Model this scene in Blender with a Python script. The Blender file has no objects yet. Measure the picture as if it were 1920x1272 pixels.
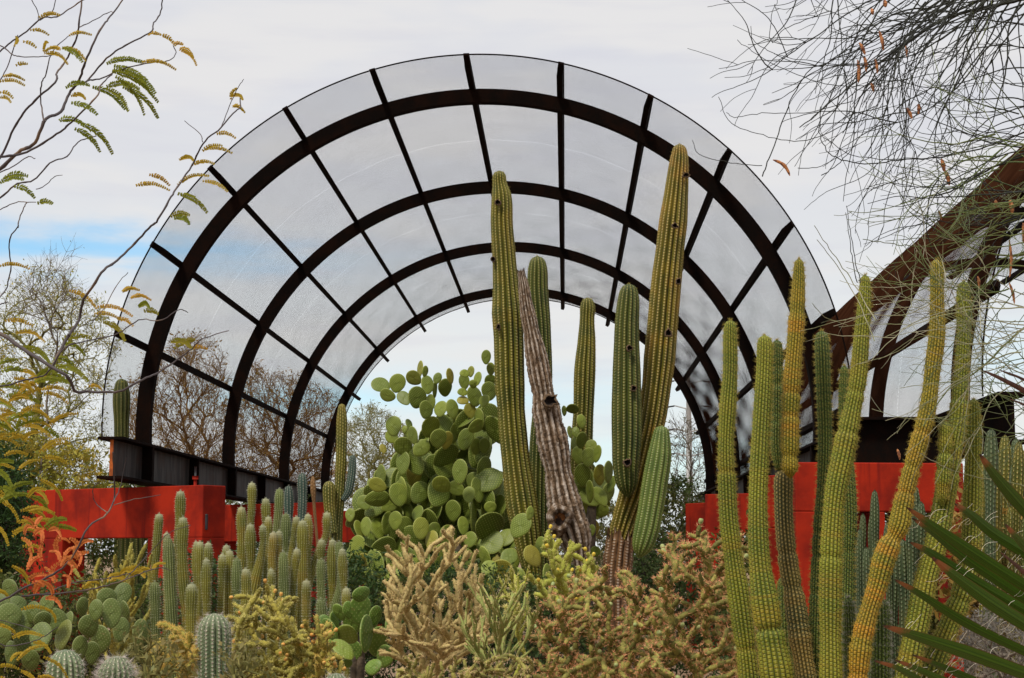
import bpy, math, random
import numpy as np
from mathutils import Vector, Matrix
R = math.radians
random.seed(7)
rng = np.random.default_rng(11)
sc = bpy.context.scene
COL = sc.collection
# ------------------------------------------------------------ camera, world, sun, exposure
F = 3127.56; PITCH = 0.1281; EYE = 1.6
cd = bpy.data.cameras.new('camera'); cam = bpy.data.objects.new('camera', cd); COL.objects.link(cam)
cam.location = (0, 0, EYE); cam.rotation_euler = (math.pi / 2 + PITCH, 0, 0)
cd.sensor_width = 36; cd.lens = 36 * F / 1920; cd.clip_start = 0.05; cd.clip_end = 3000
sc.camera = cam
sc.view_settings.view_transform = 'Standard'; sc.view_settings.look = 'None'
sc.view_settings.exposure = 0; sc.view_settings.gamma = 1
sc.cycles.max_bounces = 8; sc.cycles.transparent_max_bounces = 40
sc.cycles.diffuse_bounces = 3; sc.cycles.use_denoising = True

SUN_EL, SUN_AZ = R(56), R(212)      # azimuth clockwise from +Y : behind the camera, to its left
class NT:
    """small helper for node trees"""
    def __init__(s, tree): s.t = tree; s.n = tree.nodes; s.l = tree.links
    def node(s, kind, **kw):
        n = s.n.new(kind)
        for k, v in kw.items(): setattr(n, k, v)
        return n
    def put(s, sock, v):
        if hasattr(v, 'is_output'): s.l.new(v, sock)
        else: sock.default_value = v
    def m(s, op, a, b=None, c=None, clamp=False):
        n = s.n.new('ShaderNodeMath'); n.operation = op; n.use_clamp = clamp
        for i, v in enumerate((a, b, c)):
            if v is not None: s.put(n.inputs[i], v)
        return n.outputs[0]
    def mix(s, f, a, b, mode='MIX'):
        n = s.n.new('ShaderNodeMix'); n.data_type = 'RGBA'; n.blend_type = mode
        s.put(n.inputs[0], f)
        for i, v in ((6, a), (7, b)):
            if isinstance(v, tuple): v = (*v[:3], 1)
            s.put(n.inputs[i], v)
        return n.outputs[2]
    def ss(s, x, lo, hi):
        n = s.n.new('ShaderNodeMapRange'); n.interpolation_type = 'SMOOTHSTEP'
        s.put(n.inputs[0], x); n.inputs[1].default_value = lo; n.inputs[2].default_value = hi
        return n.outputs[0]
    def noise(s, vec, scale, detail=3, rough=.5, out=0):
        n = s.n.new('ShaderNodeTexNoise'); n.inputs['Scale'].default_value = scale
        n.inputs['Detail'].default_value = detail; n.inputs['Roughness'].default_value = rough
        if vec is not None: s.put(n.inputs['Vector'], vec)
        return n.outputs[out]
    def comb(s, x, y, z):
        n = s.n.new('ShaderNodeCombineXYZ')
        for i, v in enumerate((x, y, z)): s.put(n.inputs[i], v)
        return n.outputs[0]
    def sep(s, v):
        n = s.n.new('ShaderNodeSeparateXYZ'); s.put(n.inputs[0], v); return n.outputs
w = bpy.data.worlds.new('World'); sc.world = w; w.use_nodes = True
N = NT(w.node_tree); N.n.clear()
tc = N.node('ShaderNodeTexCoord').outputs['Generated']
X, Y, Z = N.sep(tc)[:3]
el = N.m('MULTIPLY', N.m('ARCSINE', Z), 57.2958)
az = N.m('MULTIPLY', N.m('ARCTAN2', X, Y), 57.2958)
sky = N.node('ShaderNodeTexSky', sky_type='NISHITA'); sky.sun_disc = False
sky.sun_elevation = SUN_EL; sky.sun_rotation = SUN_AZ; sky.air_density = 1.0; sky.dust_density = .6; sky.ozone_density = 2.0
blue = N.mix(1.0, sky.outputs[0], (1.05, 1.4, 1.45), 'MULTIPLY')
# wind-drawn gaps in the overcast: long in azimuth, thin in elevation
nv = N.comb(N.m('MULTIPLY', az, .10), N.m('MULTIPLY', el, .75), 0.0)
n1 = N.noise(nv, 1.0, 5, .55)
nv2 = N.comb(N.m('MULTIPLY', az, .25), N.m('MULTIPLY', el, .9), 3.0)
n2 = N.noise(nv2, 1.3, 4, .6)
eln = N.m('ADD', el, N.m('MULTIPLY', N.m('SUBTRACT', n2, .5), 1.6))
def gap(a0, wa, e0, we):
    a = N.m('POWER', N.m('ABSOLUTE', N.m('DIVIDE', N.m('SUBTRACT', az, a0), wa)), 2.0)
    b = N.m('POWER', N.m('ABSOLUTE', N.m('DIVIDE', N.m('SUBTRACT', eln, e0), we)), 2.0)
    return N.m('EXPONENT', N.m('MULTIPLY', N.m('ADD', a, b), -1.0))
g = N.m('MULTIPLY', gap(-15.5, 8.5, 10.1, .72), .92)
g = N.m('ADD', g, N.m('MULTIPLY', gap(-7.5, 3.5, 5.2, .55), .65))
g = N.m('ADD', g, N.m('MULTIPLY', gap(5, 7, 3.0, 1.0), .42))
g = N.m('ADD', g, N.m('MULTIPLY', gap(0, 6, 5.3, .9), .35))
g = N.m('ADD', g, N.m('MULTIPLY', gap(17, 5, 6.5, 1.0), .25))
g = N.m('MULTIPLY', g, N.ss(n1, .22, .5), clamp=True)
low = N.ss(el, 3.0, 15.0)
cloud = N.mix(low, (.82, .86, .86), (.735, .745, .785))
warm = N.ss(N.noise(nv2, .55, 3), .42, .62)
cloud = N.mix(N.m('MULTIPLY', warm, .55), cloud, (.84, .82, .80))
dark = N.ss(N.noise(nv, 1.7, 5), .45, .75)
cloud = N.mix(N.m('MULTIPLY', dark, .34), cloud, (.64, .645, .73))
zen = N.m('ADD', 1.0, N.m('MULTIPLY', N.ss(el, 22, 70), .45))
bg1 = N.node('ShaderNodeBackground'); N.put(bg1.inputs[0], blue); bg1.inputs[1].default_value = .12
bg2 = N.node('ShaderNodeBackground'); N.put(bg2.inputs[0], cloud); N.put(bg2.inputs[1], zen)
mx = N.node('ShaderNodeMixShader'); N.put(mx.inputs[0], N.m('SUBTRACT', 1.0, g)); N.l.new(bg1.outputs[0], mx.inputs[1]); N.l.new(bg2.outputs[0], mx.inputs[2])
wo = N.node('ShaderNodeOutputWorld'); N.l.new(mx.outputs[0], wo.inputs[0])

sl = bpy.data.lights.new('sun', 'SUN'); sun = bpy.data.objects.new('sun', sl); COL.objects.link(sun)
sl.energy = 3.5; sl.angle = R(10); sl.color = (1, .93, .80)
sd = Vector((math.sin(SUN_AZ) * math.cos(SUN_EL), math.cos(SUN_AZ) * math.cos(SUN_EL), math.sin(SUN_EL)))
sun.rotation_euler = sd.to_track_quat('Z', 'Y').to_euler(); sun.location = sd * 60

# ------------------------------------------------------------ picture measurements -> world points
cP, sP = math.cos(PITCH), math.sin(PITCH)
def W(px, py, d):
    """point at distance d (world Y) seen at photo pixel px, py"""
    u = (px - 960) / F; v = (636 - py) / F
    y = cP - v * sP; z = sP + v * cP
    return np.array([u * d / y, d, EYE + z * d / y])
def mpp(d): return d / F

# ------------------------------------------------------------ object helpers
def props(o, label=None, cat=None, group=None, kind=None):
    if label: o['label'] = label
    if cat: o['category'] = cat
    if group: o['group'] = group
    if kind: o['kind'] = kind
def thing(name, label, cat, loc, group=None):
    o = bpy.data.objects.new(name, None); COL.objects.link(o); o.empty_display_size = .1
    o.location = Vector([float(c) for c in loc]); props(o, label, cat, group); return o
class MB:
    def __init__(s): s.V = []; s.A = []; s.Q = []; s.T = []; s.n = 0
    def add(s, v, q=None, t=None, a=None):
        v = np.asarray(v, float).reshape(-1, 3)
        s.V.append(v); s.A.append(np.zeros((len(v), 3)) if a is None else np.asarray(a, float).reshape(-1, 3))
        if q is not None and len(q): s.Q.append(np.asarray(q, np.int64).reshape(-1, 4) + s.n)
        if t is not None and len(t): s.T.append(np.asarray(t, np.int64).reshape(-1, 3) + s.n)
        s.n += len(v)
    def mesh(s, name, origin=(0, 0, 0), smooth=True):
        v = np.concatenate(s.V) - np.asarray([float(c) for c in origin]); a = np.concatenate(s.A)
        q = np.concatenate(s.Q) if s.Q else np.zeros((0, 4), np.int64)
        t = np.concatenate(s.T) if s.T else np.zeros((0, 3), np.int64)
        me = bpy.data.meshes.new(name)
        me.vertices.add(len(v)); me.vertices.foreach_set('co', v.astype(np.float32).ravel())
        me.loops.add(q.size + t.size); me.loops.foreach_set('vertex_index', np.concatenate([q.ravel(), t.ravel()]).astype(np.int32))
        me.polygons.add(len(q) + len(t))
        st = np.concatenate([np.arange(len(q)) * 4, q.size + np.arange(len(t)) * 3])
        me.polygons.foreach_set('loop_start', st.astype(np.int32))
        at = me.attributes.new('uvw', 'FLOAT_VECTOR', 'POINT'); at.data.foreach_set('vector', a.astype(np.float32).ravel())
        me.update(calc_edges=True)
        me.polygons.foreach_set('use_smooth', np.full(len(me.polygons), smooth)); me.update()
        return me
    def obj(s, name, material, parent=None, smooth=True, loc=None, **kw):
        if parent is not None:
            org = np.array(wloc(parent)); l = (0, 0, 0)
        else:
            org = np.array(loc if loc is not None else (0, 0, 0)); l = org
        me = s.mesh(name, org, smooth); me.materials.append(material)
        o = bpy.data.objects.new(name, me); COL.objects.link(o); o.location = Vector([float(c) for c in l])
        if parent is not None: o.parent = parent
        props(o, **kw); return o
def wloc(o):
    l = Vector(o.location)
    while o.parent: o = o.parent; l = l + o.location
    return l
def link(name, me, parent, mat4, **kw):
    o = bpy.data.objects.new(name, me); COL.objects.link(o)
    m = Matrix([list(map(float, r)) for r in mat4]); m.translation -= wloc(parent)
    o.parent = parent; o.matrix_basis = m; props(o, **kw); return o

def norm(v): v = np.asarray(v, float); return v / (np.linalg.norm(v, axis=-1, keepdims=True) + 1e-12)
def box(mb, lo, hi, a=None):
    x0, y0, z0 = lo; x1, y1, z1 = hi
    v = [(x0, y0, z0), (x1, y0, z0), (x1, y1, z0), (x0, y1, z0), (x0, y0, z1), (x1, y0, z1), (x1, y1, z1), (x0, y1, z1)]
    mb.add(v, q=[(0, 3, 2, 1), (4, 5, 6, 7), (0, 1, 5, 4), (1, 2, 6, 5), (2, 3, 7, 6), (3, 0, 4, 7)], a=a)
def hexa(mb, bottom, top):
    """8-corner block from two rings of four"""
    mb.add(list(bottom) + list(top), q=[(0, 3, 2, 1), (4, 5, 6, 7), (0, 1, 5, 4), (1, 2, 6, 5), (2, 3, 7, 6), (3, 0, 4, 7)])
def frames(P, ref=None):
    T = norm(np.gradient(P, axis=0))
    if ref is None:
        m = np.abs(T.mean(0)); ref = np.eye(3)[np.argmin(m)]
    S = norm(np.cross(T, ref)); U = np.cross(S, T)
    return T, S, U
def tube(mb, P, r, k=4, a=None, cap=True, ref=None):
    P = np.asarray(P, float); n = len(P); r = np.broadcast_to(np.asarray(r, float), (n,))
    T, S, U = frames(P, ref); th = np.arange(k) * 2 * np.pi / k
    v = P[:, None] + r[:, None, None] * (np.cos(th)[None, :, None] * S[:, None] + np.sin(th)[None, :, None] * U[:, None])
    i = np.arange(n - 1)[:, None] * k; j = np.arange(k)[None]; j2 = (j + 1) % k
    q = np.stack([i + j, i + k + j, i + k + j2, i + j2], -1).reshape(-1, 4)
    L = np.r_[0, np.cumsum(np.linalg.norm(np.diff(P, axis=0), axis=1))]
    A = np.zeros((n, k, 3)); A[:, :, 0] = j; A[:, :, 1] = L[:, None]; A[:, :, 2] = 0 if a is None else a
    b = mb.n; mb.add(v.reshape(-1, 3), q=q[:, ::-1], a=A.reshape(-1, 3))
    if cap and k >= 5:
        for idx, c in ((0, P[0]), (n - 1, P[-1])):
            o = idx * k; m0 = mb.n
            mb.add([c], a=[[0, L[idx], 0 if a is None else a]])
            t = np.array([[b + o + x, b + o + (x + 1) % k, m0] for x in range(k)])
            if idx: t = t[:, [1, 0, 2]]
            mb.T.append(t[:, [0, 1, 2]])
def spline(pts, step):
    """smooth curve through pts (n,m), tangents weighted by chord length, resampled at about step in the first three columns"""
    p = np.asarray(pts, float)
    if len(p) < 3:
        t = np.linspace(0, 1, max(3, int(np.linalg.norm(p[1, :3] - p[0, :3]) / step)))[:, None]; return p[0] * (1 - t) + p[1] * t
    h = np.maximum(np.linalg.norm(np.diff(p[:, :3], axis=0), axis=1), 1e-6)[:, None]; sl_ = np.diff(p, axis=0) / h
    m = np.empty_like(p); m[0] = sl_[0]; m[-1] = sl_[-1]; m[1:-1] = (sl_[:-1] * h[1:] + sl_[1:] * h[:-1]) / (h[:-1] + h[1:])
    out = []
    for i in range(len(p) - 1):
        n = max(2, int(h[i, 0] / step + 1)); t = np.linspace(0, 1, n, endpoint=False)[:, None]; H = h[i]
        out.append((2 * t ** 3 - 3 * t ** 2 + 1) * p[i] + (t ** 3 - 2 * t ** 2 + t) * H * m[i] + (3 * t ** 2 - 2 * t ** 3) * p[i + 1] + (t ** 3 - t ** 2) * H * m[i + 1])
    out.append(p[-1][None]); return np.concatenate(out)
def smooth_noise(n, cell, seed=None):
    g = np.random.default_rng(seed) if seed is not None else rng
    k = max(2, int(n / cell) + 2); v = g.normal(size=k); x = np.linspace(0, k - 1.001, n); i = x.astype(int); f = x - i; f = f * f * (3 - 2 * f)
    return v[i] * (1 - f) + v[np.minimum(i + 1, k - 1)] * f
def spikes(mb, B, D, L, wd, a=None):
    """thin triangle per spine: base points B, directions D, lengths L, base width wd"""
    B = np.asarray(B); D = norm(D); n = len(B)
    if n == 0: return
    S = norm(np.cross(D, rng.normal(size=(n, 3)))); L = np.broadcast_to(L, (n,))[:, None]
    v = np.stack([B - S * wd * .5, B + S * wd * .5, B + D * L], 1).reshape(-1, 3)
    A = np.zeros((n * 3, 3)); A[:, 1] = np.tile([0, 0, 1], n); A[:, 2] = np.repeat(rng.random(n), 3) if a is None else a
    mb.add(v, t=np.arange(n * 3).reshape(-1, 3), a=A)

# ------------------------------------------------------------ materials
def mat(name, build, rough=.6, spec=.3, bump=None):
    m = bpy.data.materials.new(name); m.use_nodes = True
    n = NT(m.node_tree); b = n.n['Principled BSDF']
    b.inputs['Roughness'].default_value = rough; b.inputs['Specular IOR Level'].default_value = spec
    n.bsdf = b; n.out = n.n['Material Output']
    n.uvw = n.node('ShaderNodeAttribute', attribute_name='uvw').outputs['Vector']
    n.pos = n.node('ShaderNodeNewGeometry').outputs['Position']
    n.rnd = n.node('ShaderNodeObjectInfo').outputs['Random']
    c, h = build(n)
    if isinstance(c, tuple): c = (*c[:3], 1)
    n.put(b.inputs['Base Color'], c)
    if h is not None:
        bp = n.node('ShaderNodeBump'); bp.inputs['Strength'].default_value = bump[0]; bp.inputs['Distance'].default_value = bump[1]
        n.put(bp.inputs['Height'], h); n.l.new(bp.outputs[0], b.inputs['Normal'])
    return m
def simple(name, c1, c2, scale, rough=.7, bump=None, spec=.25, lo=.35, hi=.65, detail=4):
    def b(n):
        f = n.noise(n.pos, scale, detail)
        return n.mix(n.ss(f, lo, hi), c1, c2), (n.noise(n.pos, scale * 4, 4) if bump else None)
    return mat(name, b, rough, spec, bump)
def trans(m, amount, color):
    """thin leaf: let part of the light through"""
    n = NT(m.node_tree); b = n.n['Principled BSDF']; o = n.n['Material Output']
    t = n.node('ShaderNodeBsdfTranslucent'); t.inputs[0].default_value = (*color, 1)
    x = n.node('ShaderNodeMixShader'); x.inputs[0].default_value = amount
    n.l.new(b.outputs[0], x.inputs[1]); n.l.new(t.outputs[0], x.inputs[2]); n.l.new(x.outputs[0], o.inputs[0]); return m

def b_steel(n):
    f = n.noise(n.pos, 3.0, 6, .65); g = n.noise(n.pos, 40, 3)
    c = n.mix(n.ss(f, .4, .65), (.005, .0035, .003), (.010, .0045, .003))
    return n.mix(n.m('MULTIPLY', n.ss(g, .55, .7), .5), c, (.014, .005, .003)), g
STEEL = mat('weathered dark steel', b_steel, .85, .03, (.3, .003))
def b_beam(n):
    x, y, z = n.sep(n.pos)[:3]
    f = n.noise(n.comb(n.m('MULTIPLY', x, 9), n.m('MULTIPLY', y, 9), n.m('MULTIPLY', z, 1.2)), 1.0, 5)
    c = n.mix(n.ss(f, .38, .62), (.014, .012, .012), (.050, .045, .043))
    g = n.noise(n.pos, 2.0, 5)
    c = n.mix(n.ss(g, .52, .72), c, (.030, .013, .008))
    return c, n.noise(n.pos, 60, 3)
BEAM = mat('mill-scale steel beam', b_beam, .65, .15, (.3, .003))
def b_red(n):
    x, y, z = n.sep(n.pos)[:3]
    f = n.noise(n.pos, 2.2, 5, .6); g = n.noise(n.pos, 90, 3)
    c = n.mix(n.ss(f, .35, .7), (.31, .017, .004), (.155, .008, .003))
    st = n.noise(n.comb(n.m('MULTIPLY', x, 7), n.m('MULTIPLY', y, 7), n.m('MULTIPLY', z, .5)), 1.0, 3)
    c = n.mix(n.m('MULTIPLY', n.ss(st, .54, .66), .75), c, (.13, .006, .004))
    pale = n.m('MULTIPLY', n.ss(n.noise(n.comb(x, y, n.m('MULTIPLY', z, 14)), 2.2, 6), .68, .8), .25)
    c = n.mix(pale, c, (.5, .12, .08))
    return c, g
RED = mat('red plastered concrete', b_red, .85, .15, (.35, .004))

def b_mesh(n):
    a, t, _ = n.sep(n.uvw)[:3]
    P = .026
    row = n.m('FLOOR', n.m('DIVIDE', t, P * .5))
    off = n.m('MULTIPLY', n.m('MODULO', row, 2.0), .5)
    fx = n.m('SUBTRACT', n.m('FRACT', n.m('ADD', n.m('DIVIDE', a, P), off)), .5)
    fy = n.m('MULTIPLY', n.m('SUBTRACT', n.m('FRACT', n.m('DIVIDE', t, P * .5)), .5), .5)
    r = n.m('SQRT', n.m('ADD', n.m('MULTIPLY', fx, fx), n.m('MULTIPLY', fy, fy)))
    # holes of a thick perforated sheet close up when it is seen slantwise
    gm = n.node('ShaderNodeNewGeometry'); dp = n.node('ShaderNodeVectorMath', operation='DOT_PRODUCT')
    n.l.new(gm.outputs['Incoming'], dp.inputs[0]); n.l.new(gm.outputs['Normal'], dp.inputs[1])
    cosv = n.m('MAXIMUM', n.m('ABSOLUTE', dp.outputs['Value']), .02)
    wob = n.noise(n.comb(n.m('MULTIPLY', a, .5), n.m('MULTIPLY', t, 2.2), 0.0), 1.0, 3)
    rad = n.m('ADD', .392, n.m('MULTIPLY', n.m('SUBTRACT', wob, .5), .04))
    shut = n.m('DIVIDE', .00036, n.m('POWER', cosv, 3.0))
    rad = n.m('SUBTRACT', rad, shut)
    solid = n.m('GREATER_THAN', r, rad)
    for s0 in (4.75, 10.65, 16.6):
        gapm = n.m('LESS_THAN', n.m('ABSOLUTE', n.m('SUBTRACT', t, s0)), .017)
        dot = n.m('GREATER_THAN', n.m('FRACT', n.m('DIVIDE', a, .055)), .42)
        solid = n.m('MULTIPLY', solid, n.m('SUBTRACT', 1.0, n.m('MULTIPLY', gapm, dot)))
    n.solid = solid
    c = n.mix(n.ss(n.noise(n.pos, 1.5, 4), .35, .65), (.022, .008, .004), (.036, .014, .007))
    return c, None
_k = {}
def b_mesh2(n):
    c, h = b_mesh(n); _k['s'] = n.solid; return c, h
SCREEN = mat('perforated steel screen', b_mesh2, .9, 0.0)
_n = NT(SCREEN.node_tree); _t = _n.node('ShaderNodeBsdfTransparent'); _x = _n.node('ShaderNodeMixShader')
_n.l.new(_k['s'], _x.inputs[0]); _n.l.new(_t.outputs[0], _x.inputs[1]); _n.l.new(_n.n['Principled BSDF'].outputs[0], _x.inputs[2])
_n.l.new(_x.outputs[0], _n.n['Material Output'].inputs[0])

# ============================================================ GROUND
def b_ground(n):
    f = n.noise(n.pos, .6, 5); g = n.noise(n.pos, 18, 4)
    c = n.mix(n.ss(f, .35, .65), (.20, .13, .085), (.28, .20, .14))
    return n.mix(n.m('MULTIPLY', n.ss(g, .5, .65), .5), c, (.12, .085, .06)), g
GROUND = mat('sandy desert soil', b_ground, .95, .1, (.6, .03))
mb = MB()
xs = np.r_[-1500, -400, np.linspace(-60, 60, 61), 400, 1500]; ys = np.r_[-400, np.linspace(-20, 120, 71), 400, 2500]
gx, gy = np.meshgrid(xs, ys); gz = .06 * np.sin(gx * .7) * np.sin(gy * .53) * ((abs(gx) < 60) & (gy < 120) & (gy > -20)) - .06
nx = len(xs); i = np.arange(len(ys) - 1)[:, None] * nx + np.arange(nx - 1)[None]
mb.add(np.stack([gx, gy, gz], -1).reshape(-1, 3), q=np.stack([i, i + 1, i + nx + 1, i + nx], -1).reshape(-1, 4))
mb.obj('ground', GROUND, kind='structure')

# ============================================================ SHADE VAULTS
YAW = .0317
RUST = simple('orange rust', (.40, .10, .02), (.22, .055, .015), 14, .9, None)
def vault(name, label, fx, fy, cz, scr0, beamz, beam_sides, ribs=(1.2, 7.2, 13.1, 19.2), LEN=22.0, tf=-.12, tb=22.6, k0=0, k1=12):
    ax = np.array([math.sin(YAW), math.cos(YAW), 0]); rt = np.array([math.cos(YAW), -math.sin(YAW), 0]); up = np.array([0, 0, 1.])
    C = np.array([fx, fy, cz])
    def pt(r, th, t): return C + rt * (-r * math.cos(th)) + up * (r * math.sin(th)) + ax * t
    root = thing(name, label, 'shade structure', C + ax * 11 - up * (cz - 0.))
    zl, zh = beamz
    a_end = math.asin((zh - .01 - cz) / 4.77)
    TH = np.linspace(a_end, math.pi - a_end, 97)
    for t in ribs:
        m = MB(); k = 0; V = []; Q = []
        for th in TH:
            for (r, tt) in ((4.67, t), (4.87, t), (4.87, t + .15), (4.67, t + .15)): V.append(pt(r, th, tt))
        for j in range(len(TH) - 1):
            for e in range(4):
                a = j * 4 + e; b = j * 4 + (e + 1) % 4; Q.append((a, b, b + 4, a + 4))
        Q += [(0, 3, 2, 1), tuple(4 * (len(TH) - 1) + x for x in (0, 1, 2, 3))]
        m.add(V, q=Q); m.obj('rib', STEEL, root, smooth=False)
    for k in range(k0, k1):
        th = R(13.487) + k * R(15)
        m = MB(); e = np.array([math.sin(th) * rt[0], math.sin(th) * rt[1], math.cos(th)]) * .04
        ri, ro = 4.872, 4.995
        ring = []
        for (t, r0) in ((tf, ro - .03), (tf + .28, ri), (tb - .3, ri), (tb, ro - .02)):
            c0, c1 = pt(r0, th, t), pt(ro, th, t); ring.append([c0 - e, c0 + e, c1 + e, c1 - e])
        V = [p for g in ring for p in g]; Q = [(0, 3, 2, 1), (12, 13, 14, 15)]
        for j in range(3):
            for s in range(4): Q.append((j * 4 + s, j * 4 + (s + 1) % 4, j * 4 + 4 + (s + 1) % 4, j * 4 + 4 + s))
        m.add(V, q=Q); m.obj('purlin', STEEL, root, smooth=False)
        # short cleats tying the purlin to every rib are hidden behind the ribs
    # perforated screen, one curved sheet with seams between the ribs
    ths = np.linspace(a_end - .0, math.pi - a_end, 145); ts = np.linspace(0, LEN, 60)
    m = MB(); V = []; A = []
    for th in ths:
        for t in ts:
            V.append(pt(5.003 + .012 * math.sin(th * 37 + t * .7) * math.sin(t * 2.1), th, t)); A.append((th * 5, t, 0))
    nt = len(ts); i = np.arange(len(ths) - 1)[:, None] * nt + np.arange(nt - 1)[None]
    m.add(V, q=np.stack([i, i + 1, i + nt + 1, i + nt], -1).reshape(-1, 4), a=A)
    m.obj('screen', SCREEN, root)
    # thin angle along the front and back edge of the screen
    for t in (0.0, LEN):
        m = MB(); tube(m, [pt(5.012, th, t) for th in ths], .011, 4); m.obj('screen_edge', STEEL, root)
    for sgn in beam_sides:
        o = sgn * 4.78; base = C + rt * o; zl0 = zl; zh0 = zh
        def bx(o0, o1, z0, z1, t0, t1, mm):
            p = lambda oo, t, z: np.array([*(base + rt * oo + ax * t)[:2], z])
            hexa(mm, [p(o0, t0, z0), p(o1, t0, z0), p(o1, t1, z0), p(o0, t1, z0)], [p(o0, t0, z1), p(o1, t0, z1), p(o1, t1, z1), p(o0, t1, z1)])
        wf = .17; t0, t1 = -.35, LEN + .7
        m = MB(); bx(-wf, wf, zh0 - .035, zh0, t0 - .06, t1, m); bx(-wf, wf, zl0, zl0 + .035, t0 - .06, t1, m); fl = m
        bm = MB(); bx(-.012, .012, zl0 + .035, zh0 - .035, t0, t1, bm)
        web = bm.obj('beam_web', BEAM if len(beam_sides) > 1 else STEEL, root, smooth=False)
        fo = fl.obj('beam_flange', STEEL, root, smooth=False)
        if sgn < 0 and len(beam_sides) > 1:
            em = MB(); bx(-.016, .03, zl0 + .037, zh0 - .037, t0 - .012, t0 - .002, em); em.obj('end_plate', RUST, web, smooth=False)
        for t in list(ribs) + [.5 * (a + b) for a, b in zip(ribs[:-1], ribs[1:])]:
            for side in (-1, 1):
                m = MB(); lo, hi = sorted((side * .013, side * (wf - .012))); bx(lo, hi, zl0 + .037, zh0 - .037, t + .02, t + .05 if t not in ribs else t + .13, m)
                m.obj('stiffener', STEEL, web, smooth=False)
    return root, pt
V1, pt1 = vault('shade_vault', 'large open barrel vault of dark steel ribs and pale perforated screen', -.4892, 22.174, 3.378, None, (2.58, 3.13), (-1, 1))
V2, pt2 = vault('shade_vault', 'brown steel barrel vault cropped by the right edge behind the drooping twigs', 9.6 - 4.97 + 4.97 + .0317 * 18.4 - 0.0, 18.1, 3.40, None, (2.78, 3.33), (-1,), ribs=(2.0, 7.6, 13.3, 19.2), LEN=22.0, k0=0, k1=12)

# ============================================================ RED WALL FRAMES
def frame(px0, d0, px1, d1, ztop, zlint, posts, th=.42, label='', cap=None):
    """portal frame: photo columns px0..px1 at distances d0..d1, lintel ztop..zlint, posts = [(f0, f1)] as fractions"""
    a = W(px0, 1039, d0)[:2]; b = W(px1, 1039, d1)[:2]; u = (b - a); Ln = np.linalg.norm(u); u = u / Ln; nrm = np.array([-u[1], u[0]])
    if nrm[1] < 0: nrm = -nrm
    root = thing('wall_frame', label, 'wall', (*((a + b) / 2 + nrm * th / 2), 0))
    def blk(f0, f1, z0, z1, name):
        p = lambda f, s, z: (*(a + u * Ln * f + nrm * th * s), z)
        m = MB(); hexa(m, [p(f0, 0, z0), p(f1, 0, z0), p(f1, 1, z0), p(f0, 1, z0)], [p(f0, 0, z1), p(f1, 0, z1), p(f1, 1, z1), p(f0, 1, z1)])
        o = m.obj(name, RED, root, smooth=False)
        bv = o.modifiers.new('bevel', 'BEVEL'); bv.width = .012; bv.segments = 2
        return o
    blk(0, 1, zlint, ztop, 'lintel')
    for f0, f1 in posts: blk(f0, f1, -.1, zlint + .0, 'post')
    return root, a, u, Ln, nrm
fr1 = frame(36, 24.1, 378, 22.0, 2.50, 1.815, [(0, .25), (.72, 1)], label='red concrete portal frame at far left under the end of the steel beam')
fr2 = frame(360, 31.2, 610, 29.0, 2.49, 1.82, [(.0, .22), (.86, 1)], label='second red portal frame behind the column cactus clump at left')
fr3 = frame(560, 36.5, 742, 34.0, 2.5, 1.84, [(.05, .2), (.66, 1.0)], label='small far red portal frame beside the big prickly pear')
fr4 = frame(1494, 16.7, 1812, 16.9, 2.51, 2.02, [(0, .2), (.45, .525), (.64, .71), (.93, 1)], label='bright red wall frame standing behind the tall torch cacti at right', th=.5)
fr5 = frame(1434, 19.6, 1500, 19.2, 2.51, 1.9, [(0.0, 1)], label='narrow red pier seen between the green torch cacti', th=.4)
fr6 = frame(1323, 25.2, 1440, 24.6, 2.49, 1.9, [(0, .23), (.8, 1)], label='dark red frame behind the leftmost torch cactus')
fr7 = frame(1286, 29.9, 1326, 29.3, 2.49, 1.9, [(0, 1)], label='small red pier standing at the far right foot of the big vault')
DARKM = simple('black iron', (.012, .012, .014), (.03, .03, .035), 8, .5, None)
def anchor(px, py, d, label):
    b = W(px, py, d); r = thing('anchor_bolt', label, 'bolt', b)
    m = MB(); tube(m, [b, b + (0, 0, .13)], .022, 10); tube(m, [b + (0, 0, .09), b + (0, 0, .135)], .04, 10); m.obj('pipe', RED, r)
    m = MB(); tube(m, [b + (0, 0, .13), b + (0, 0, .26)], .016, 8); m.obj('rod', DARKM, r)
anchor(366, 912, 22.3, 'red pipe anchor with black rod on top of the far left red frame')
b = W(386, 980, 22.1); fx_ = thing('wall_lamp', 'small black lamp bracket on the side of the far left red frame', 'lamp', b)
m = MB(); box(m, b + (-.075, -.03, -.015), b + (.0, .03, .015)); m.obj('bracket', DARKM, fx_, smooth=False)
m = MB(); box(m, b + (-.015, -.06, -.10), b + (.03, .06, .11)); o = m.obj('housing', DARKM, fx_, smooth=False); bv = o.modifiers.new('bevel', 'BEVEL'); bv.width = .01; bv.segments = 2
# transverse steel girder carried by the right-hand wall
g0 = W(1560, 1039, 19.3); g1 = W(1800, 1039, 19.3)
GR = thing('steel_girder', 'black steel cross girder lying above the bright red wall at right', 'girder', (*(.5 * (g0 + g1))[:2], 2.55))
m = MB(); box(m, (g0[0], 19.3, 2.585), (g1[0], 19.33, 3.13)); m.obj('web', STEEL, GR, smooth=False)
m = MB(); box(m, (g0[0], 19.16, 3.132), (g1[0], 19.48, 3.165)); box(m, (g0[0], 19.16, 2.55), (g1[0], 19.48, 2.583)); m.obj('flange', STEEL, GR, smooth=False)
# outer girder stub at far right that carries the near end of the second vault
b0 = W(1866, 1039, 17.7)

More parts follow.
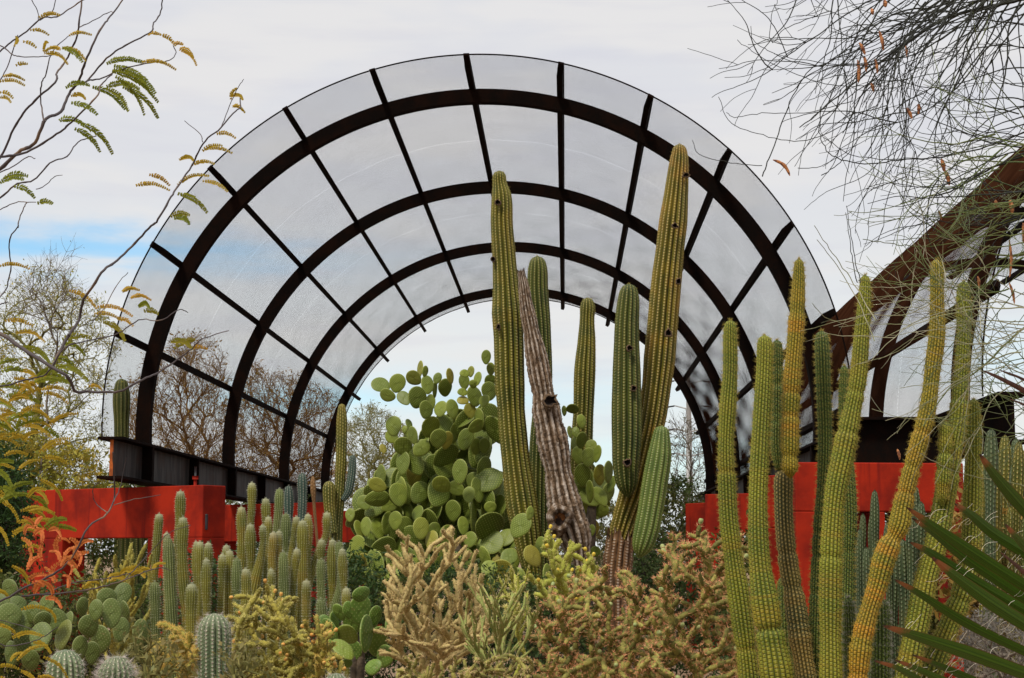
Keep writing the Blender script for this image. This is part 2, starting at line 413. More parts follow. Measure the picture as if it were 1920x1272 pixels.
# ============================================================ TRANSMISSION POLE
PB = W(1295, 1039, 170.0)
pole = thing('power_pole', 'pale steel power pole with cross arms seen far off through the vault', 'power pole', (PB[0], PB[1], -.1))
GALV = simple('galvanised steel', (.42, .44, .45), (.52, .53, .53), .5, .5)
m = MB(); ht = W(1295, 700, 170)[2]
tube(m, [(PB[0], PB[1], -.2), (PB[0], PB[1], ht * .5), (PB[0], PB[1], ht)], [.42, .33, .2], 12); m.obj('shaft', GALV, pole)
for yy in (722, 769, 812, 858):
    z = W(1295, yy, 170)[2]
    for s in (-1, 1):
        m = MB(); tube(m, [(PB[0], PB[1], z + .1), (PB[0] + s * 1.5, PB[1], z + .45)], [.1, .06], 6); m.obj('arm', GALV, pole)
        m = MB(); q = np.array((PB[0] + s * 1.5, PB[1], z + .4)); tube(m, [q, q + (s * .7, -.5, -.15)], .09, 6); m.obj('insulator', DARKM, pole)

# ============================================================ CACTUS MATERIALS
def cactus_mat(name, g1, g2, stain, spine, period, areole=.34, stain_amt=.5, ringamt=0.0, ring=(.4, .2, .03), white=0.0, tip=False, cells=False, bumps=.5):
    """uvw: x = rib number (crest at .5), y = length along the stem in metres, z = 0 base .. 1 tip"""
    def b(n):
        x, y, z = n.sep(n.uvw)[:3]
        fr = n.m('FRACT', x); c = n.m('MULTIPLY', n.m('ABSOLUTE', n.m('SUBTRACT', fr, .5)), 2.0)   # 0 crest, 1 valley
        rj = n.m('MULTIPLY', n.m('FRACT', n.m('MULTIPLY', n.m('FLOOR', x), .618)), 1.0)
        yy = n.m('FRACT', n.m('ADD', n.m('DIVIDE', y, period), rj))
        yd = n.m('MULTIPLY', n.m('ABSOLUTE', n.m('SUBTRACT', yy, .5)), 2.0)
        f = n.noise(n.pos, 5, 4); f2 = n.noise(n.pos, 22, 4, .6)
        col = n.mix(n.ss(f, .35, .65), g1, g2)
        col = n.mix(n.m('MULTIPLY', n.ss(n.noise(n.pos, 3.1, 5, .65), .50, .70), stain_amt), col, stain)
        col = n.mix(n.m('MULTIPLY', n.ss(f2, .62, .72), .35), col, (.11, .08, .04))
        if ringamt:
            rr = n.noise(n.comb(0.0, n.m('MULTIPLY', y, 9.0), n.m('MULTIPLY', n.rnd, 40)), 1.0, 6, .7)
            lowz = n.ss(z, 1.0, .55)
            col = n.mix(n.m('MULTIPLY', n.m('MULTIPLY', n.ss(rr, .47, .68), lowz), ringamt), col, ring)
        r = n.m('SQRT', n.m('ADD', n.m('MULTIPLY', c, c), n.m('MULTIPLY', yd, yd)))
        col = n.mix(n.m('MULTIPLY', n.ss(c, .55, .95), .6), col, tuple(v * .35 for v in g2))  # groove shade painted into the rib valleys as a darker green
        if cells:
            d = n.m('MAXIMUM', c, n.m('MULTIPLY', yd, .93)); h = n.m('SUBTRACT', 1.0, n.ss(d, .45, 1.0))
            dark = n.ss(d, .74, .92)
            col = n.mix(n.m('MULTIPLY', dark, .85), col, tuple(v * .28 for v in g2))  # shade of the furrows between cells put into the colour as a dark grid
        else: h = n.m('SUBTRACT', 1.0, n.ss(r, .2, .8))
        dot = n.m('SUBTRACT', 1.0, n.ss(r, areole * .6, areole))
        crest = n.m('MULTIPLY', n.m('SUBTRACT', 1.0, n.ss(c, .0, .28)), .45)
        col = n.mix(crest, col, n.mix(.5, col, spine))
        col = n.mix(n.m('MULTIPLY', dot, .85), col, spine)
        if tip: col = n.mix(n.m('MULTIPLY', n.ss(y, .07, .0), .38), col, (.50, .52, .38))
        if white: col = n.mix(white, col, (.45, .48, .40))
        return col, h
    return mat(name, b, .55, .3, (bumps, period * .35))
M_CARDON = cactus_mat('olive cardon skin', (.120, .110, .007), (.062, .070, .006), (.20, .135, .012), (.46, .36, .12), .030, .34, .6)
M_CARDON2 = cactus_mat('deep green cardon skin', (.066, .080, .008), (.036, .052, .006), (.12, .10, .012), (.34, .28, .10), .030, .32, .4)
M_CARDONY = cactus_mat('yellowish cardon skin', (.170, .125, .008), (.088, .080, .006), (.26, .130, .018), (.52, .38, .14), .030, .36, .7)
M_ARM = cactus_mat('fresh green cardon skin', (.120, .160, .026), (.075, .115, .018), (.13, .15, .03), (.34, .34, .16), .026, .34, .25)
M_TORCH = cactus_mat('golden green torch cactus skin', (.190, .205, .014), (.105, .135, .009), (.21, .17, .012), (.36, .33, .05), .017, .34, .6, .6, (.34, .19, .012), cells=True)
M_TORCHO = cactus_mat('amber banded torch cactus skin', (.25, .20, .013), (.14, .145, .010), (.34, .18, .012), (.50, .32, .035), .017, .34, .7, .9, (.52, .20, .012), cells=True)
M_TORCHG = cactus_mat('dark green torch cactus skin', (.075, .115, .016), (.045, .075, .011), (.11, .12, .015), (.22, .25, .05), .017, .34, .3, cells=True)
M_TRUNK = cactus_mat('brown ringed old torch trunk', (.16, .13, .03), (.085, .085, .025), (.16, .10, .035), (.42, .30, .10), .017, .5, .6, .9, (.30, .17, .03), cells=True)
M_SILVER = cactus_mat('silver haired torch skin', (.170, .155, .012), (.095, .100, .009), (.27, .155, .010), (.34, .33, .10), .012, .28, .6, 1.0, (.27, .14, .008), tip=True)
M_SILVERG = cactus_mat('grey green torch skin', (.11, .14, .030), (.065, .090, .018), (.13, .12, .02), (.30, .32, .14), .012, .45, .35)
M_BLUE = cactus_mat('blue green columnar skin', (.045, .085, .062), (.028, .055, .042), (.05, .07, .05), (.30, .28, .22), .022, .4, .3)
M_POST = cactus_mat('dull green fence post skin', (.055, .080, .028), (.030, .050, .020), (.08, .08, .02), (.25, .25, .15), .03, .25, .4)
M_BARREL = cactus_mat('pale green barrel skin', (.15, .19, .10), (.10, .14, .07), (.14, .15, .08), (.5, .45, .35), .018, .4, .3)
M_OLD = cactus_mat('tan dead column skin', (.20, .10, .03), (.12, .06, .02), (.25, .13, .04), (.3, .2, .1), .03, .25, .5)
def b_dead(n):
    x, y, z = n.sep(n.uvw)[:3]
    fr = n.m('FRACT', x); c = n.m('MULTIPLY', n.m('ABSOLUTE', n.m('SUBTRACT', fr, .5)), 2.0)
    st = n.noise(n.comb(n.m('MULTIPLY', x, 2.2), n.m('MULTIPLY', y, 9), 0.0), 1.4, 6, .7)
    pl = n.noise(n.comb(n.m('MULTIPLY', x, 1.6), n.m('MULTIPLY', y, 26), 4.0), 1.0, 4, .6)
    col = n.mix(n.ss(st, .38, .62), (.070, .042, .022), (.24, .165, .11))
    col = n.mix(n.m('MULTIPLY', n.ss(c, .55, .15), n.ss(n.noise(n.comb(x, n.m('MULTIPLY', y, 5), 9.0), 1.2, 4), .38, .55)), col, (.40, .335, .28))
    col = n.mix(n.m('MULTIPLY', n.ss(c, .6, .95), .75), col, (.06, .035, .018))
    col = n.mix(n.m('MULTIPLY', n.ss(pl, .56, .68), n.ss(c, .75, .2)), col, (.55, .47, .40))
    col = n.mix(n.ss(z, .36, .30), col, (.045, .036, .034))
    col = n.mix(n.m('MULTIPLY', n.ss(n.noise(n.pos, 12, 4), .58, .7), .6), col, (.03, .022, .018))
    return col, n.m('ADD', st, pl)
M_DEAD = mat('dry ribbed cactus wood', b_dead, .9, .1, (1.0, .02))
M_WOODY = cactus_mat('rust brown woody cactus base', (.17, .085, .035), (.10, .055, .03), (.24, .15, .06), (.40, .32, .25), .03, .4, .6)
def spine_mat(name, c1, c2, tr=.35):
    def b(n): return n.mix(n.sep(n.uvw)[2], c1, c2), None
    return trans(mat(name, b, .6, .3), tr, tuple(.5 * (p + q) for p, q in zip(c1, c2)))
S_GOLD = spine_mat('golden spines', (.60, .46, .10), (.34, .28, .09), .5)
S_HAIR = spine_mat('pale violet grey hairs', (.50, .47, .42), (.34, .33, .27))
S_WHITE = spine_mat('bone white spines', (.75, .70, .66), (.50, .40, .36))
S_SILVER = spine_mat('silvery hairs', (.70, .70, .55), (.46, .48, .34), .5)
HOLE = simple('black nest hollow', (.008, .006, .005), (.02, .012, .008), 20, .95, None)
SCAR = simple('corky brown scar rim', (.14, .09, .05), (.07, .045, .03), 40, .95, (.6, .01))

def column(name_or_part, pts, d, nr, dep, material, parent, spines=None, splen=.015, spn=4, period=.017, sub=4, round_lo=False, extend=True, wob=.045, bands=0, tipr=1.0, dspread=None, seed=None, jag=0, step=None):
    """ribbed cactus stem. pts = [(px, py, radius px)] from the tip downwards at distance d (or 4th value = distance)"""
    P = []
    for p in pts:
        dd = p[3] if len(p) > 3 else d
        P.append([*W(p[0], p[1], dd), p[2] * dd / F])
    P = np.array(P)
    if extend and P[-1, 2] > -.05:
        s = norm(P[-1, :3] - P[-2, :3]); s = norm(s * [.5, .5, 1] + [0, 0, -.4]); k = (P[-1, 2] + .06) / max(.2, -s[2])
        P = np.vstack([P, [*(P[-1, :3] + s * k), P[-1, 3]]])
    r0 = max(P[1, 3], .01); st = step or max(.012, r0 * .28)
    S = spline(P, st); C = S[:, :3]; rad = np.maximum(S[:, 3], .002)
    L = np.r_[0, np.cumsum(np.linalg.norm(np.diff(C, axis=0), axis=1))]
    # dome at the tip
    rt = np.interp(r0 * 1.2, L, rad); dome = r0 * 1.15
    f = np.clip(L / dome, 0, 1)
    full = np.where(L < dome, np.maximum(rad, rt * .96), rad)
    prof = np.sqrt(np.maximum(1 - (1 - f) ** 2, 0)) if not jag else np.ones_like(f)
    rad = full * np.maximum(prof, .04)
    if round_lo:
        f2 = np.clip((L[-1] - L) / (rad[-8] * 1.1 + .01), 0, 1); rad = rad * np.maximum(np.sqrt(np.maximum(1 - (1 - f2) ** 2, 0)), .04)
    g = np.random.default_rng(seed if seed is not None else int(abs(pts[0][0] * 7 + pts[0][1] * 13)))
    n = len(C)
    sn = lambda cell: np.interp(np.arange(n), np.arange(0, n + cell, cell), g.normal(size=len(np.arange(0, n + cell, cell))))
    rad = rad * (1 + wob * sn(12) * f)
    if bands:
        for _ in range(bands):
            c = g.uniform(.15, .95) * L[-1]; rad = rad * (1 - .15 * np.exp(-((L - c) / .010) ** 2) + .04 * np.exp(-((L - c - .03) / .02) ** 2))
    T = norm(np.gradient(C, axis=0)); Yv = np.array([0, 1., 0]); Sd = norm(np.cross(T, Yv)); U = norm(np.cross(Sd, T))
    K = nr * sub; ph = np.arange(K) / sub
    prof_r = 1 - dep + dep * np.abs(np.sin(np.pi * ph)) ** .6
    amp = np.clip(L / dome, .25, 1)[:, None]
    rr = rad[:, None] * (1 + (prof_r[None] - 1) * amp)
    tw = ph * 2 * np.pi / nr + g.uniform(0, 6)
    if jag:
        rr = rr * (1 + .06 * g.normal(size=(n, K)) * .5)
        e = np.clip(1 - L / (jag * r0), 0, 1)[:, None]; C0 = C[:, None] + T[:, None] * 0
    V = C[:, None] + rr[:, :, None] * (np.cos(tw)[None, :, None] * Sd[:, None] + np.sin(tw)[None, :, None] * U[:, None])
    if jag: V[0] += -T[0] * (g.random((K, 1)) - .3) * r0 * 1.3
    A = np.zeros((n, K, 3)); A[:, :, 0] = ph + 1e-3; A[:, :, 1] = L[:, None]; A[:, :, 2] = (1 - L / L[-1])[:, None]
    i = np.arange(n - 1)[:, None] * K; j = np.arange(K)[None]; q = np.stack([i + j, i + (j + 1) % K, i + K + (j + 1) % K, i + K + j], -1).reshape(-1, 4)
    mb = MB(); mb.add(V.reshape(-1, 3), q=q[:, ::-1], a=A.reshape(-1, 3))
    tv = mb.n; mb.add([C[0] - T[0] * rad[0] * .3 + (0 if not jag else T[0] * r0)], a=[[0, 0, 1]]); t = np.array([[x, (x + 1) % K, tv] for x in range(K)]); mb.T.append(t[:, ::-1])
    if round_lo:
        tv = mb.n; mb.add([C[-1]], a=[[0, L[-1], 0]]); o = (n - 1) * K; mb.T.append(np.array([[o + x, o + (x + 1) % K, tv] for x in range(K)]))
    ob = mb.obj(name_or_part, material, parent)
    if spines is not None:
        zmin = W(960, 1290, d)[2]
        nl = int(L[-1] / period); ls = (np.arange(nl) + .5) * period
        cz = np.interp(ls, L, C[:, 2]); ls = ls[cz > zmin]; nl = len(ls)
        idx = np.interp(ls, L, np.arange(n))
        i0 = np.clip(idx.astype(int), 0, n - 2)
        c = C[i0]; s_, u_, t_, r_ = Sd[i0], U[i0], T[i0], (rad * 1.0)[i0]
        ang = (np.arange(nr) + .5) * 2 * np.pi / nr + tw[0]
        Rad = np.cos(ang)[None, :, None] * s_[:, None] + np.sin(ang)[None, :, None] * u_[:, None]
        keep = (Rad[:, :, 1] < .45)
        B = (c[:, None] + Rad * (r_[:, None, None] * .985))[keep]; D = Rad[keep]; Tt = np.broadcast_to(t_[:, None], Rad.shape)[keep]
        B = np.repeat(B, spn, 0); D = np.repeat(D, spn, 0); Tt = np.repeat(Tt, spn, 0)
        D = norm(D + Tt * (-.25 + .55 * g.normal(size=(len(D), 1))) + .45 * g.normal(size=D.shape))
        sm = MB(); spikes(sm, B, D, splen * g.uniform(.5, 1.25, len(B)), mpp(d) * .42)
        sm.obj('spines', spines, ob, kind='stuff')
    return ob, C, rad
def hole(px, py, d, r, parent, rim=True, sx=1.0):
    """woodpecker hollow: corky rim round a dark bowl, set in the front of a stem"""
    c = W(px, py, d); r = r * d / F
    m = MB(); th = np.linspace(0, 2 * np.pi, 15)[:-1]; k = len(th); V = []; Q = []
    wv = 1 + .22 * rng.normal(size=k)
    prof = [(1.35, .012), (1.18, -.012), (.92, -.010), (.7, .02), (.3, .045)]
    for f, y in prof:
        for a, w_ in zip(th, wv): V.append(c + (math.cos(a) * r * f * w_ * sx, y, math.sin(a) * r * f * w_))
    m2 = MB()
    def ring(i0, i1, mm):
        vv = V[i0 * k:(i1 + 1) * k]; q = [(a * k + x, a * k + (x + 1) % k, (a + 1) * k + (x + 1) % k, (a + 1) * k + x) for a in range(i1 - i0) for x in range(k)]
        mm.add(vv, q=q)
    ring(2, 4, m2); m2.add([c + (0, .05, 0)]); m2.T.append(np.array([[2 * k + x, 2 * k + (x + 1) % k, 3 * k] for x in range(k)]))
    m2.obj('nest_hole', HOLE, parent)
    if rim: ring(0, 2, m); m.obj('scar_rim', SCAR, parent)

# ============================================================ GIANT CARDONS IN THE MIDDLE
def giant(name, label, pts, d, nr, material, dep=.30, **kw):
    b = W(pts[-1][0], pts[-1][1], d); root = thing(name, label, 'cactus', (b[0], b[1], 0))
    o, C, r = column('stem', pts, d, nr, dep, material, root, sub=6, **kw); return root, o, C, r
A1, s1, C1, r1 = giant('giant_column_cactus', 'tall olive cactus column with narrow neck and small holes, left of the dead trunk',
    [(936, 320, 14), (937, 345, 14), (940, 365, 18), (941, 420, 21), (945, 480, 24), (950, 560, 27), (954, 640, 28), (956, 720, 28), (961, 800, 28), (967, 860, 28), (978, 940, 30), (988, 1000, 27), (995, 1050, 21), (1000, 1085, 17), (1004, 1200, 17)], 17.0, 15, M_CARDON, spines=S_GOLD, splen=.02, spn=2, period=.045)
hole(933, 380, 16.86, 5, A1); hole(935, 614, 16.84, 5, A1, sx=.7); hole(925, 487, 16.9, 4, A1)
A3, *_ = giant('giant_column_cactus', 'slim round-topped cactus column rising just behind the dead trunk',
    [(1007, 480, 12), (1008, 500, 17), (1008, 540, 19), (1014, 620, 19), (1018, 740, 18), (1012, 850, 19), (1010, 990, 19), (1010, 1150, 19)], 18.2, 14, M_CARDON2, spines=S_GOLD, splen=.02, spn=2, period=.045)
A4, *_ = giant('giant_column_cactus', 'shorter cactus column with pinched bulb top standing alone against the sky',
    [(1101, 558, 9), (1102, 575, 14), (1101, 596, 13), (1100, 640, 17), (1097, 690, 20), (1094, 774, 20), (1091, 830, 21), (1088, 960, 20), (1086, 1150, 20)], 18.5, 13, M_CARDON, spines=S_GOLD, splen=.02, spn=2, period=.045)
b = W(1158, 1100, 17.0)
A5 = thing('giant_column_cactus', 'tallest branching cactus with three arms and dark nest holes, right of centre', 'cactus', (b[0], b[1], 0))
o5, *_ = column('stem', [(1274, 270, 10), (1274, 290, 16), (1270, 340, 22), (1264, 400, 26), (1256, 470, 27), (1250, 524, 29), (1241, 624, 31), (1231, 724, 29), (1224, 774, 27), (1208, 850, 27), (1188, 930, 27), (1172, 980, 26), (1163, 1014, 21), (1162, 1030, 16)], 17.2, 16, .30, M_CARDONY, A5, sub=6, extend=False, spines=S_GOLD, splen=.02, spn=2, period=.045)
column('woody_base', [(1163, 1008, 17), (1162, 1018, 22), (1159, 1045, 28), (1156, 1080, 29), (1156, 1150, 30)], 17.2, 12, .3, M_WOODY, A5, sub=6, jag=.1, wob=.06)
column('arm', [(1179, 532, 13), (1179, 550, 18), (1176, 600, 22), (1175, 720, 25), (1175, 830, 27), (1174, 880, 25), (1176, 912, 19), (1178, 934, 9)], 16.9, 14, .28, M_CARDON2, A5, sub=6, round_lo=True, extend=False, spines=S_GOLD, splen=.02, spn=2, period=.045)
column('arm', [(1241, 798, 12), (1240, 815, 17), (1237, 850, 22), (1229, 900, 26), (1221, 950, 26), (1211, 1000, 23), (1202, 1030, 17), (1196, 1047, 9)], 16.7, 13, .14, M_ARM, A5, sub=6, round_lo=True, extend=False, spines=S_GOLD, splen=.02, spn=2, period=.045)
for (x, y, d, r_) in ((1286, 328, 17.06, 5), (1266, 424, 16.95, 5), (1272, 528, 17.0, 5), (1253, 624, 16.93, 6)): hole(x, y, d, r_, A5)
for (x, y, d, r_) in ((1181, 653, 16.72, 5), (1188, 728, 16.73, 5), (1177, 867, 16.71, 6)): hole(x, y, d, r_, A5)
# dead trunk
b = W(1088, 1100, 16.7)
DT = thing('dead_cactus_trunk', 'leaning dead brown cactus trunk with ragged hole and dark knot', 'dead cactus', (b[0], b[1], 0))
od, Cd, rd = column('trunk', [(977, 510, 6), (981, 530, 9), (987, 574, 13), (997, 624, 19), (1016, 724, 25), (1025, 774, 28), (1040, 848, 29), (1056, 935, 29), (1066, 975, 36), (1078, 1010, 32), (1084, 1040, 22), (1090, 1150, 26)], 16.75, 13, .30, M_DEAD, DT, sub=6, jag=2.0, wob=.08)
hole(1032, 752, 16.56, 9, DT, sx=1.35)
c = W(1050, 973, 16.5); m = MB(); th = np.linspace(0, 2 * np.pi, 21)[:-1]; V = []; Q = []
for f, y in ((1.55, .12), (1.35, .03), (1.15, -.02), (.95, -.03), (.74, .005), (.6, .04)):
    for a in th: V.append(c + (math.cos(a) * .085 * f * (1 + .10 * math.sin(5 * a) + .08 * math.sin(2 * a)), y + .012 * math.sin(7 * a), math.sin(a) * .105 * f * (1 + .13 * math.sin(3 * a + 1))))
k = len(th); m.add(V, q=[(a * k + x, a * k + (x + 1) % k, (a + 1) * k + (x + 1) % k, (a + 1) * k + x) for a in range(5) for x in range(k)], a=[(i % 20 * .37, i * .01, .6) for i in range(len(V))])
m.obj('knot_rim', M_DEAD, DT)
KN = simple('rust brown heartwood', (.02, .010, .006), (.20, .075, .02), 16, .9, (.6, .01), lo=.45, hi=.6)
m = MB(); vv = V[5 * k:] + [c + (0, .05, 0)]; m.add(vv, t=[(x, (x + 1) % k, k) for x in range(k)]); m.obj('knot_hollow', KN, DT)

# ============================================================ TALL TORCH CACTI AT RIGHT
TD = 7.0
def torch(label, stems, d=TD, group='tall torch cacti at right'):
    b = stems[0][0][-1]; w_ = W(b[0], b[1], d); s = stems[0][0]
    root = thing('torch_cactus', label, 'cactus', (w_[0], w_[1], 0), group)
    for st in stems:
        pts, mt, dd = st[0], st[1], st[2] if len(st) > 2 else d; kw = st[3] if len(st) > 3 else {}
        kw.setdefault('bands', 5); kw.setdefault('wob', .055); nm = kw.pop('name', 'stem'); kw.setdefault('spines', S_GOLD)
        column(nm, pts, dd, kw.pop('nr', 16), kw.pop('dep', .15), mt, root, sub=4, splen=kw.pop('splen', .016), spn=kw.pop('spn', 7), step=.012, **kw)
    return root
torch('leftmost tall torch cactus of the right group, bending down behind the spiny cholla', [([(1369, 600, 11), (1369, 625, 13), (1369, 700, 14), (1364, 774, 16), (1361, 848, 16), (1363, 900, 17), (1367, 980, 18), (1373, 1030, 19), (1390, 1150, 20), (1405, 1272, 20), (1410, 1400, 20)], M_TORCH, 7.6)])
torch('yellow-green torch cactus with shoulder bulge, second from the left of its group', [([(1433, 628, 11), (1434, 645, 14), (1433, 700, 16), (1429, 774, 17), (1425, 848, 18), (1421, 948, 18), (1424, 1048, 21), (1437, 1148, 25), (1457, 1272, 28), (1470, 1400, 28)], M_TORCH, 7.0)])
torch('forked torch cactus with amber banded right arm on a brown ringed trunk', [
    ([(1469, 880, 12), (1469, 893, 16), (1469, 940, 17), (1471, 990, 17), (1477, 1048, 18), (1489, 1120, 19), (1499, 1190, 20), (1512, 1272, 20), (1525, 1400, 20)], M_TRUNK, 7.25, dict(name='trunk', bands=16, spn=3)),
    ([(1457, 637, 8), (1457, 650, 10), (1458, 710, 12), (1458, 774, 12), (1458, 848, 12), (1462, 885, 8)], M_TORCHG, 7.25, dict(name='arm', extend=False, round_lo=True)),
    ([(1498, 485, 8), (1498, 502, 10), (1496, 560, 13), (1492, 624, 15), (1486, 700, 16), (1482, 774, 17), (1481, 848, 18), (1481, 880, 16), (1482, 898, 9)], M_TORCHO, 7.1, dict(name='arm', extend=False, round_lo=True, bands=8))])
torch('straight green torch cactus with round tip in front of the steel rib', [([(1540, 620, 11), (1541, 640, 13), (1544, 724, 14), (1547, 848, 14), (1541, 948, 13), (1535, 1048, 14), (1531, 1148, 14), (1528, 1272, 14), (1526, 1400, 14)], M_TORCHG, 7.35)])
torch('thick leaning torch cactus of the right group, its tip touching the thin twigs', [([(1622, 515, 8), (1622, 535, 11), (1620, 580, 13), (1616, 624, 14), (1607, 724, 17), (1597, 774, 18), (1582, 848, 20), (1567, 920, 21), (1561, 980, 20), (1558, 1048, 20), (1557, 1148, 20), (1558, 1272, 20), (1560, 1400, 20)], M_TORCH, 6.9)])
torch('thin short-tipped green torch cactus half hidden behind the thick leaning one', [([(1583, 685, 7), (1583, 705, 9), (1582, 800, 10), (1588, 880, 13), (1592, 960, 14), (1590, 1060, 14), (1588, 1150, 14), (1588, 1272, 14), (1588, 1400, 14)], M_TORCHG, 7.3)])
torch('leaning torch cactus with orange bands and a pinched joint, crossing the red wall', [([(1757, 485, 8), (1757, 500, 11), (1757, 560, 13), (1757, 624, 15), (1749, 690, 15), (1738, 774, 16), (1718, 848, 17), (1704, 900, 17), (1693, 948, 19), (1684, 990, 19), (1677, 1005, 15), (1669, 1020, 18), (1658, 1048, 21), (1645, 1098, 20), (1629, 1148, 19), (1616, 1200, 20), (1609, 1272, 18), (1607, 1400, 18)], M_TORCHO, 6.9, dict(bands=13))])
torch('tall torch cactus nearest the second vault, with a stub arm on its left', [
    ([(1807, 527, 9), (1807, 545, 12), (1807, 624, 13), (1801, 724, 15), (1796, 790, 16), (1786, 848, 18), (1772, 930, 20), (1755, 1020, 21), (1738, 1080, 22), (1722, 1160, 22), (1700, 1272, 23), (1680, 1400, 23)], M_TORCH, 7.0),
    ([(1772, 790, 8), (1772, 805, 11), (1772, 850, 13), (1768, 910, 13), (1766, 950, 6)], M_TORCH, 6.95, dict(name='arm', extend=False, round_lo=True))])
torch('rightmost torch cactus, bending left as it goes down behind the yucca', [([(1825, 748, 9), (1825, 765, 12), (1825, 850, 15), (1823, 948, 17), (1818, 1048, 18), (1802, 1120, 19), (1785, 1160, 20), (1765, 1210, 21), (1742, 1272, 22), (1725, 1400, 22)], M_TORCH, 7.15)])
torch('short hairy green torch cactus low between the leaning orange one and the yucca', [([(1652, 1120, 10), (1652, 1140, 14), (1652, 1200, 16), (1652, 1272, 17), (1652, 1400, 17)], M_TORCHG, 7.3, dict(spines=S_HAIR, splen=.022))])
torch('short hairy green torch cactus between two thick columns low at right', [([(1590, 1120, 8), (1592, 1150, 11), (1594, 1210, 12), (1594, 1300, 12)], M_TORCHG, 7.1, dict(spines=S_HAIR, splen=.022))])
torch('dark green torch cactus low behind the brown ringed trunk', [([(1468, 1080, 8), (1470, 1100, 12), (1473, 1180, 14), (1480, 1272, 15), (1486, 1400, 15)], M_TORCHG, 7.5)])

# ============================================================ SILVER TORCH CLUMPS AT LEFT
pr0 = random.Random(2)
def cl(x, y): return 240 + x / 3, 848 + y / 3
def clump(label, stems, mt=M_SILVER, hair=S_SILVER, group='silver torch clumps at left', name='silver_torch_cactus', nr=14, cat='cactus clump', hl=.013):
    xs = [s[0][0] for s in stems]; c = W(cl(sum(xs) / len(xs), 0)[0], 1039, 12); root = thing(name, label, cat, (c[0], c[1], 0), group)
    for s in stems:
        (x, y, r_), rest = s[0], s[1:]
        d = 12.9 - 2.4 * min(1, max(0, (y - 170) / 600)) if not isinstance(s[-1], float) else s[-1]
        rest = [p for p in rest if not isinstance(p, float)]
        pts = [(*cl(x, y), r_ * .52 / 3), (*cl(x, y + r_ * .8), r_ * .80 / 3)]
        lx, lr = x, r_
        for p in rest:
            rr = p[2] if len(p) > 2 else lr * .92
            pts.append((*cl(p[0] + pr0.uniform(-5, 5), p[1]), rr * .93 * pr0.uniform(.9, 1.06) / 3)); lx, lr = p[0], rr
        column('stem', pts, d, nr, .12, (mt if (int(x) % 3 or mt is not M_SILVER) else M_SILVERG), root, sub=4, spines=hair, splen=hl, spn=3, period=.014, step=.018, wob=.018)
    return root
clump('leftmost clump of silver haired torch cacti in front of the red frame', [
    [(175, 343, 27), (165, 430), (150, 720)], [(150, 725, 32), (150, 850), (155, 1010)], [(218, 450, 20), (215, 600), (215, 900)],
    [(228, 480, 27), (235, 700, 35), (250, 1060)], [(295, 215, 27), (285, 400), (268, 600), (262, 900)], [(310, 362, 27), (305, 560, 30), (312, 700, 33), (335, 960)],
    [(358, 735, 33), (357, 900, 35), (355, 1060)], [(403, 500, 27), (402, 700), (400, 940)], [(383, 500, 15), (383, 800)],
    [(452, 505, 21), (447, 700), (445, 900)], [(440, 597, 19), (440, 900)]])
clump('crowded clump of silver torch cacti in the middle of the left bed', [
    [(553, 520, 22), (550, 800)], [(530, 570, 20), (523, 700), (520, 840)], [(572, 550, 23), (573, 700, 30), (575, 880, 33)], [(612, 592, 21), (615, 880)],
    [(662, 652, 26), (661, 780, 30), (660, 910, 31)], [(638, 305, 25), (640, 500, 30), (640, 650, 32)], [(697, 168, 25), (694, 300), (684, 420)], [(688, 402, 25), (690, 660)],
    [(757, 407, 19), (755, 500), (745, 600, 24), (720, 700, 33)], [(818, 447, 23), (812, 600, 26), (808, 740)], [(805, 653, 17), (800, 820)],
    [(873, 558, 26), (874, 700, 30), (876, 860, 32)]])
clump('rear clump of silver torch cacti with the highest tips, just below the steel beam', [
    [(775, 257, 24), (775, 430)], [(852, 203, 25), (846, 330, 27), (838, 460)], [(790, 360, 22), (790, 500)], [(888, 343, 24), (890, 600)], [(850, 440, 15), (850, 620)],
    [(947, 360, 22), (935, 480), (915, 620)], [(982, 380, 27), (984, 600, 30), (985, 780)], [(1012, 345, 20), (1016, 600)]])
clump('right-hand clump of silver torch cacti with amber lower stems beside the prickly pears', [
    [(950, 540, 23), (942, 660), (925, 800)], [(1003, 717, 25), (1004, 830), (1000, 1000)], [(1118, 335, 24), (1110, 460), (1080, 560, 26), (1020, 700, 30)], [(1088, 488, 22), (1090, 620)],
    [(1086, 600, 27), (1090, 740), (1092, 870)], [(1086, 822, 30), (1085, 960)], [(1150, 488, 19), (1150, 860)], [(1188, 500, 25), (1195, 620), (1192, 740), (1165, 890, 30)],
    [(1228, 760, 25), (1225, 920)], [(1205, 540, 18), (1215, 800)]])
clump('pair of blue-green columns rising behind the silver torch cacti', [[(903, 187, 25), (905, 400), 13.6], [(980, 115, 28), (977, 250, 28), (975, 400), 13.5]], mt=M_BLUE, hair=S_HAIR, group=None, name='blue_column_cactus', nr=9, hl=.012)
clump('brown dried cactus column beside the blue-green pair', [[(1040, 135, 11), (1052, 300), (1066, 480), 14.0]], mt=M_OLD, hair=None, group=None, name='dried_column_cactus', nr=7)
b = W(635, 1000, 15); SG = thing('young_column_cactus', 'slim cactus with cut left arm and blue right arm under the vault foot', 'cactus', (b[0], b[1], 0))
column('stem', [(641, 757, 6), (641, 775, 9), (640, 850, 10), (636, 930, 11), (630, 1000, 12), (628, 1060, 12)], 15, 12, .14, M_CARDON, SG)
column('arm', [(617, 902, 9), (617, 912, 11), (618, 950, 11), (624, 1000, 9)], 14.9, 12, .14, M_CARDON, SG, extend=False)
column('arm', [(661, 853, 5), (661, 866, 7), (658, 900, 8), (652, 925, 7), (643, 938, 5)], 14.95, 10, .14, M_BLUE, SG, extend=False)
b = W(228, 1039, 30); q = thing('distant_column_cactus', 'thick dark cactus seen through the screen at far left', 'cactus', (b[0] - 2, 34, 0))
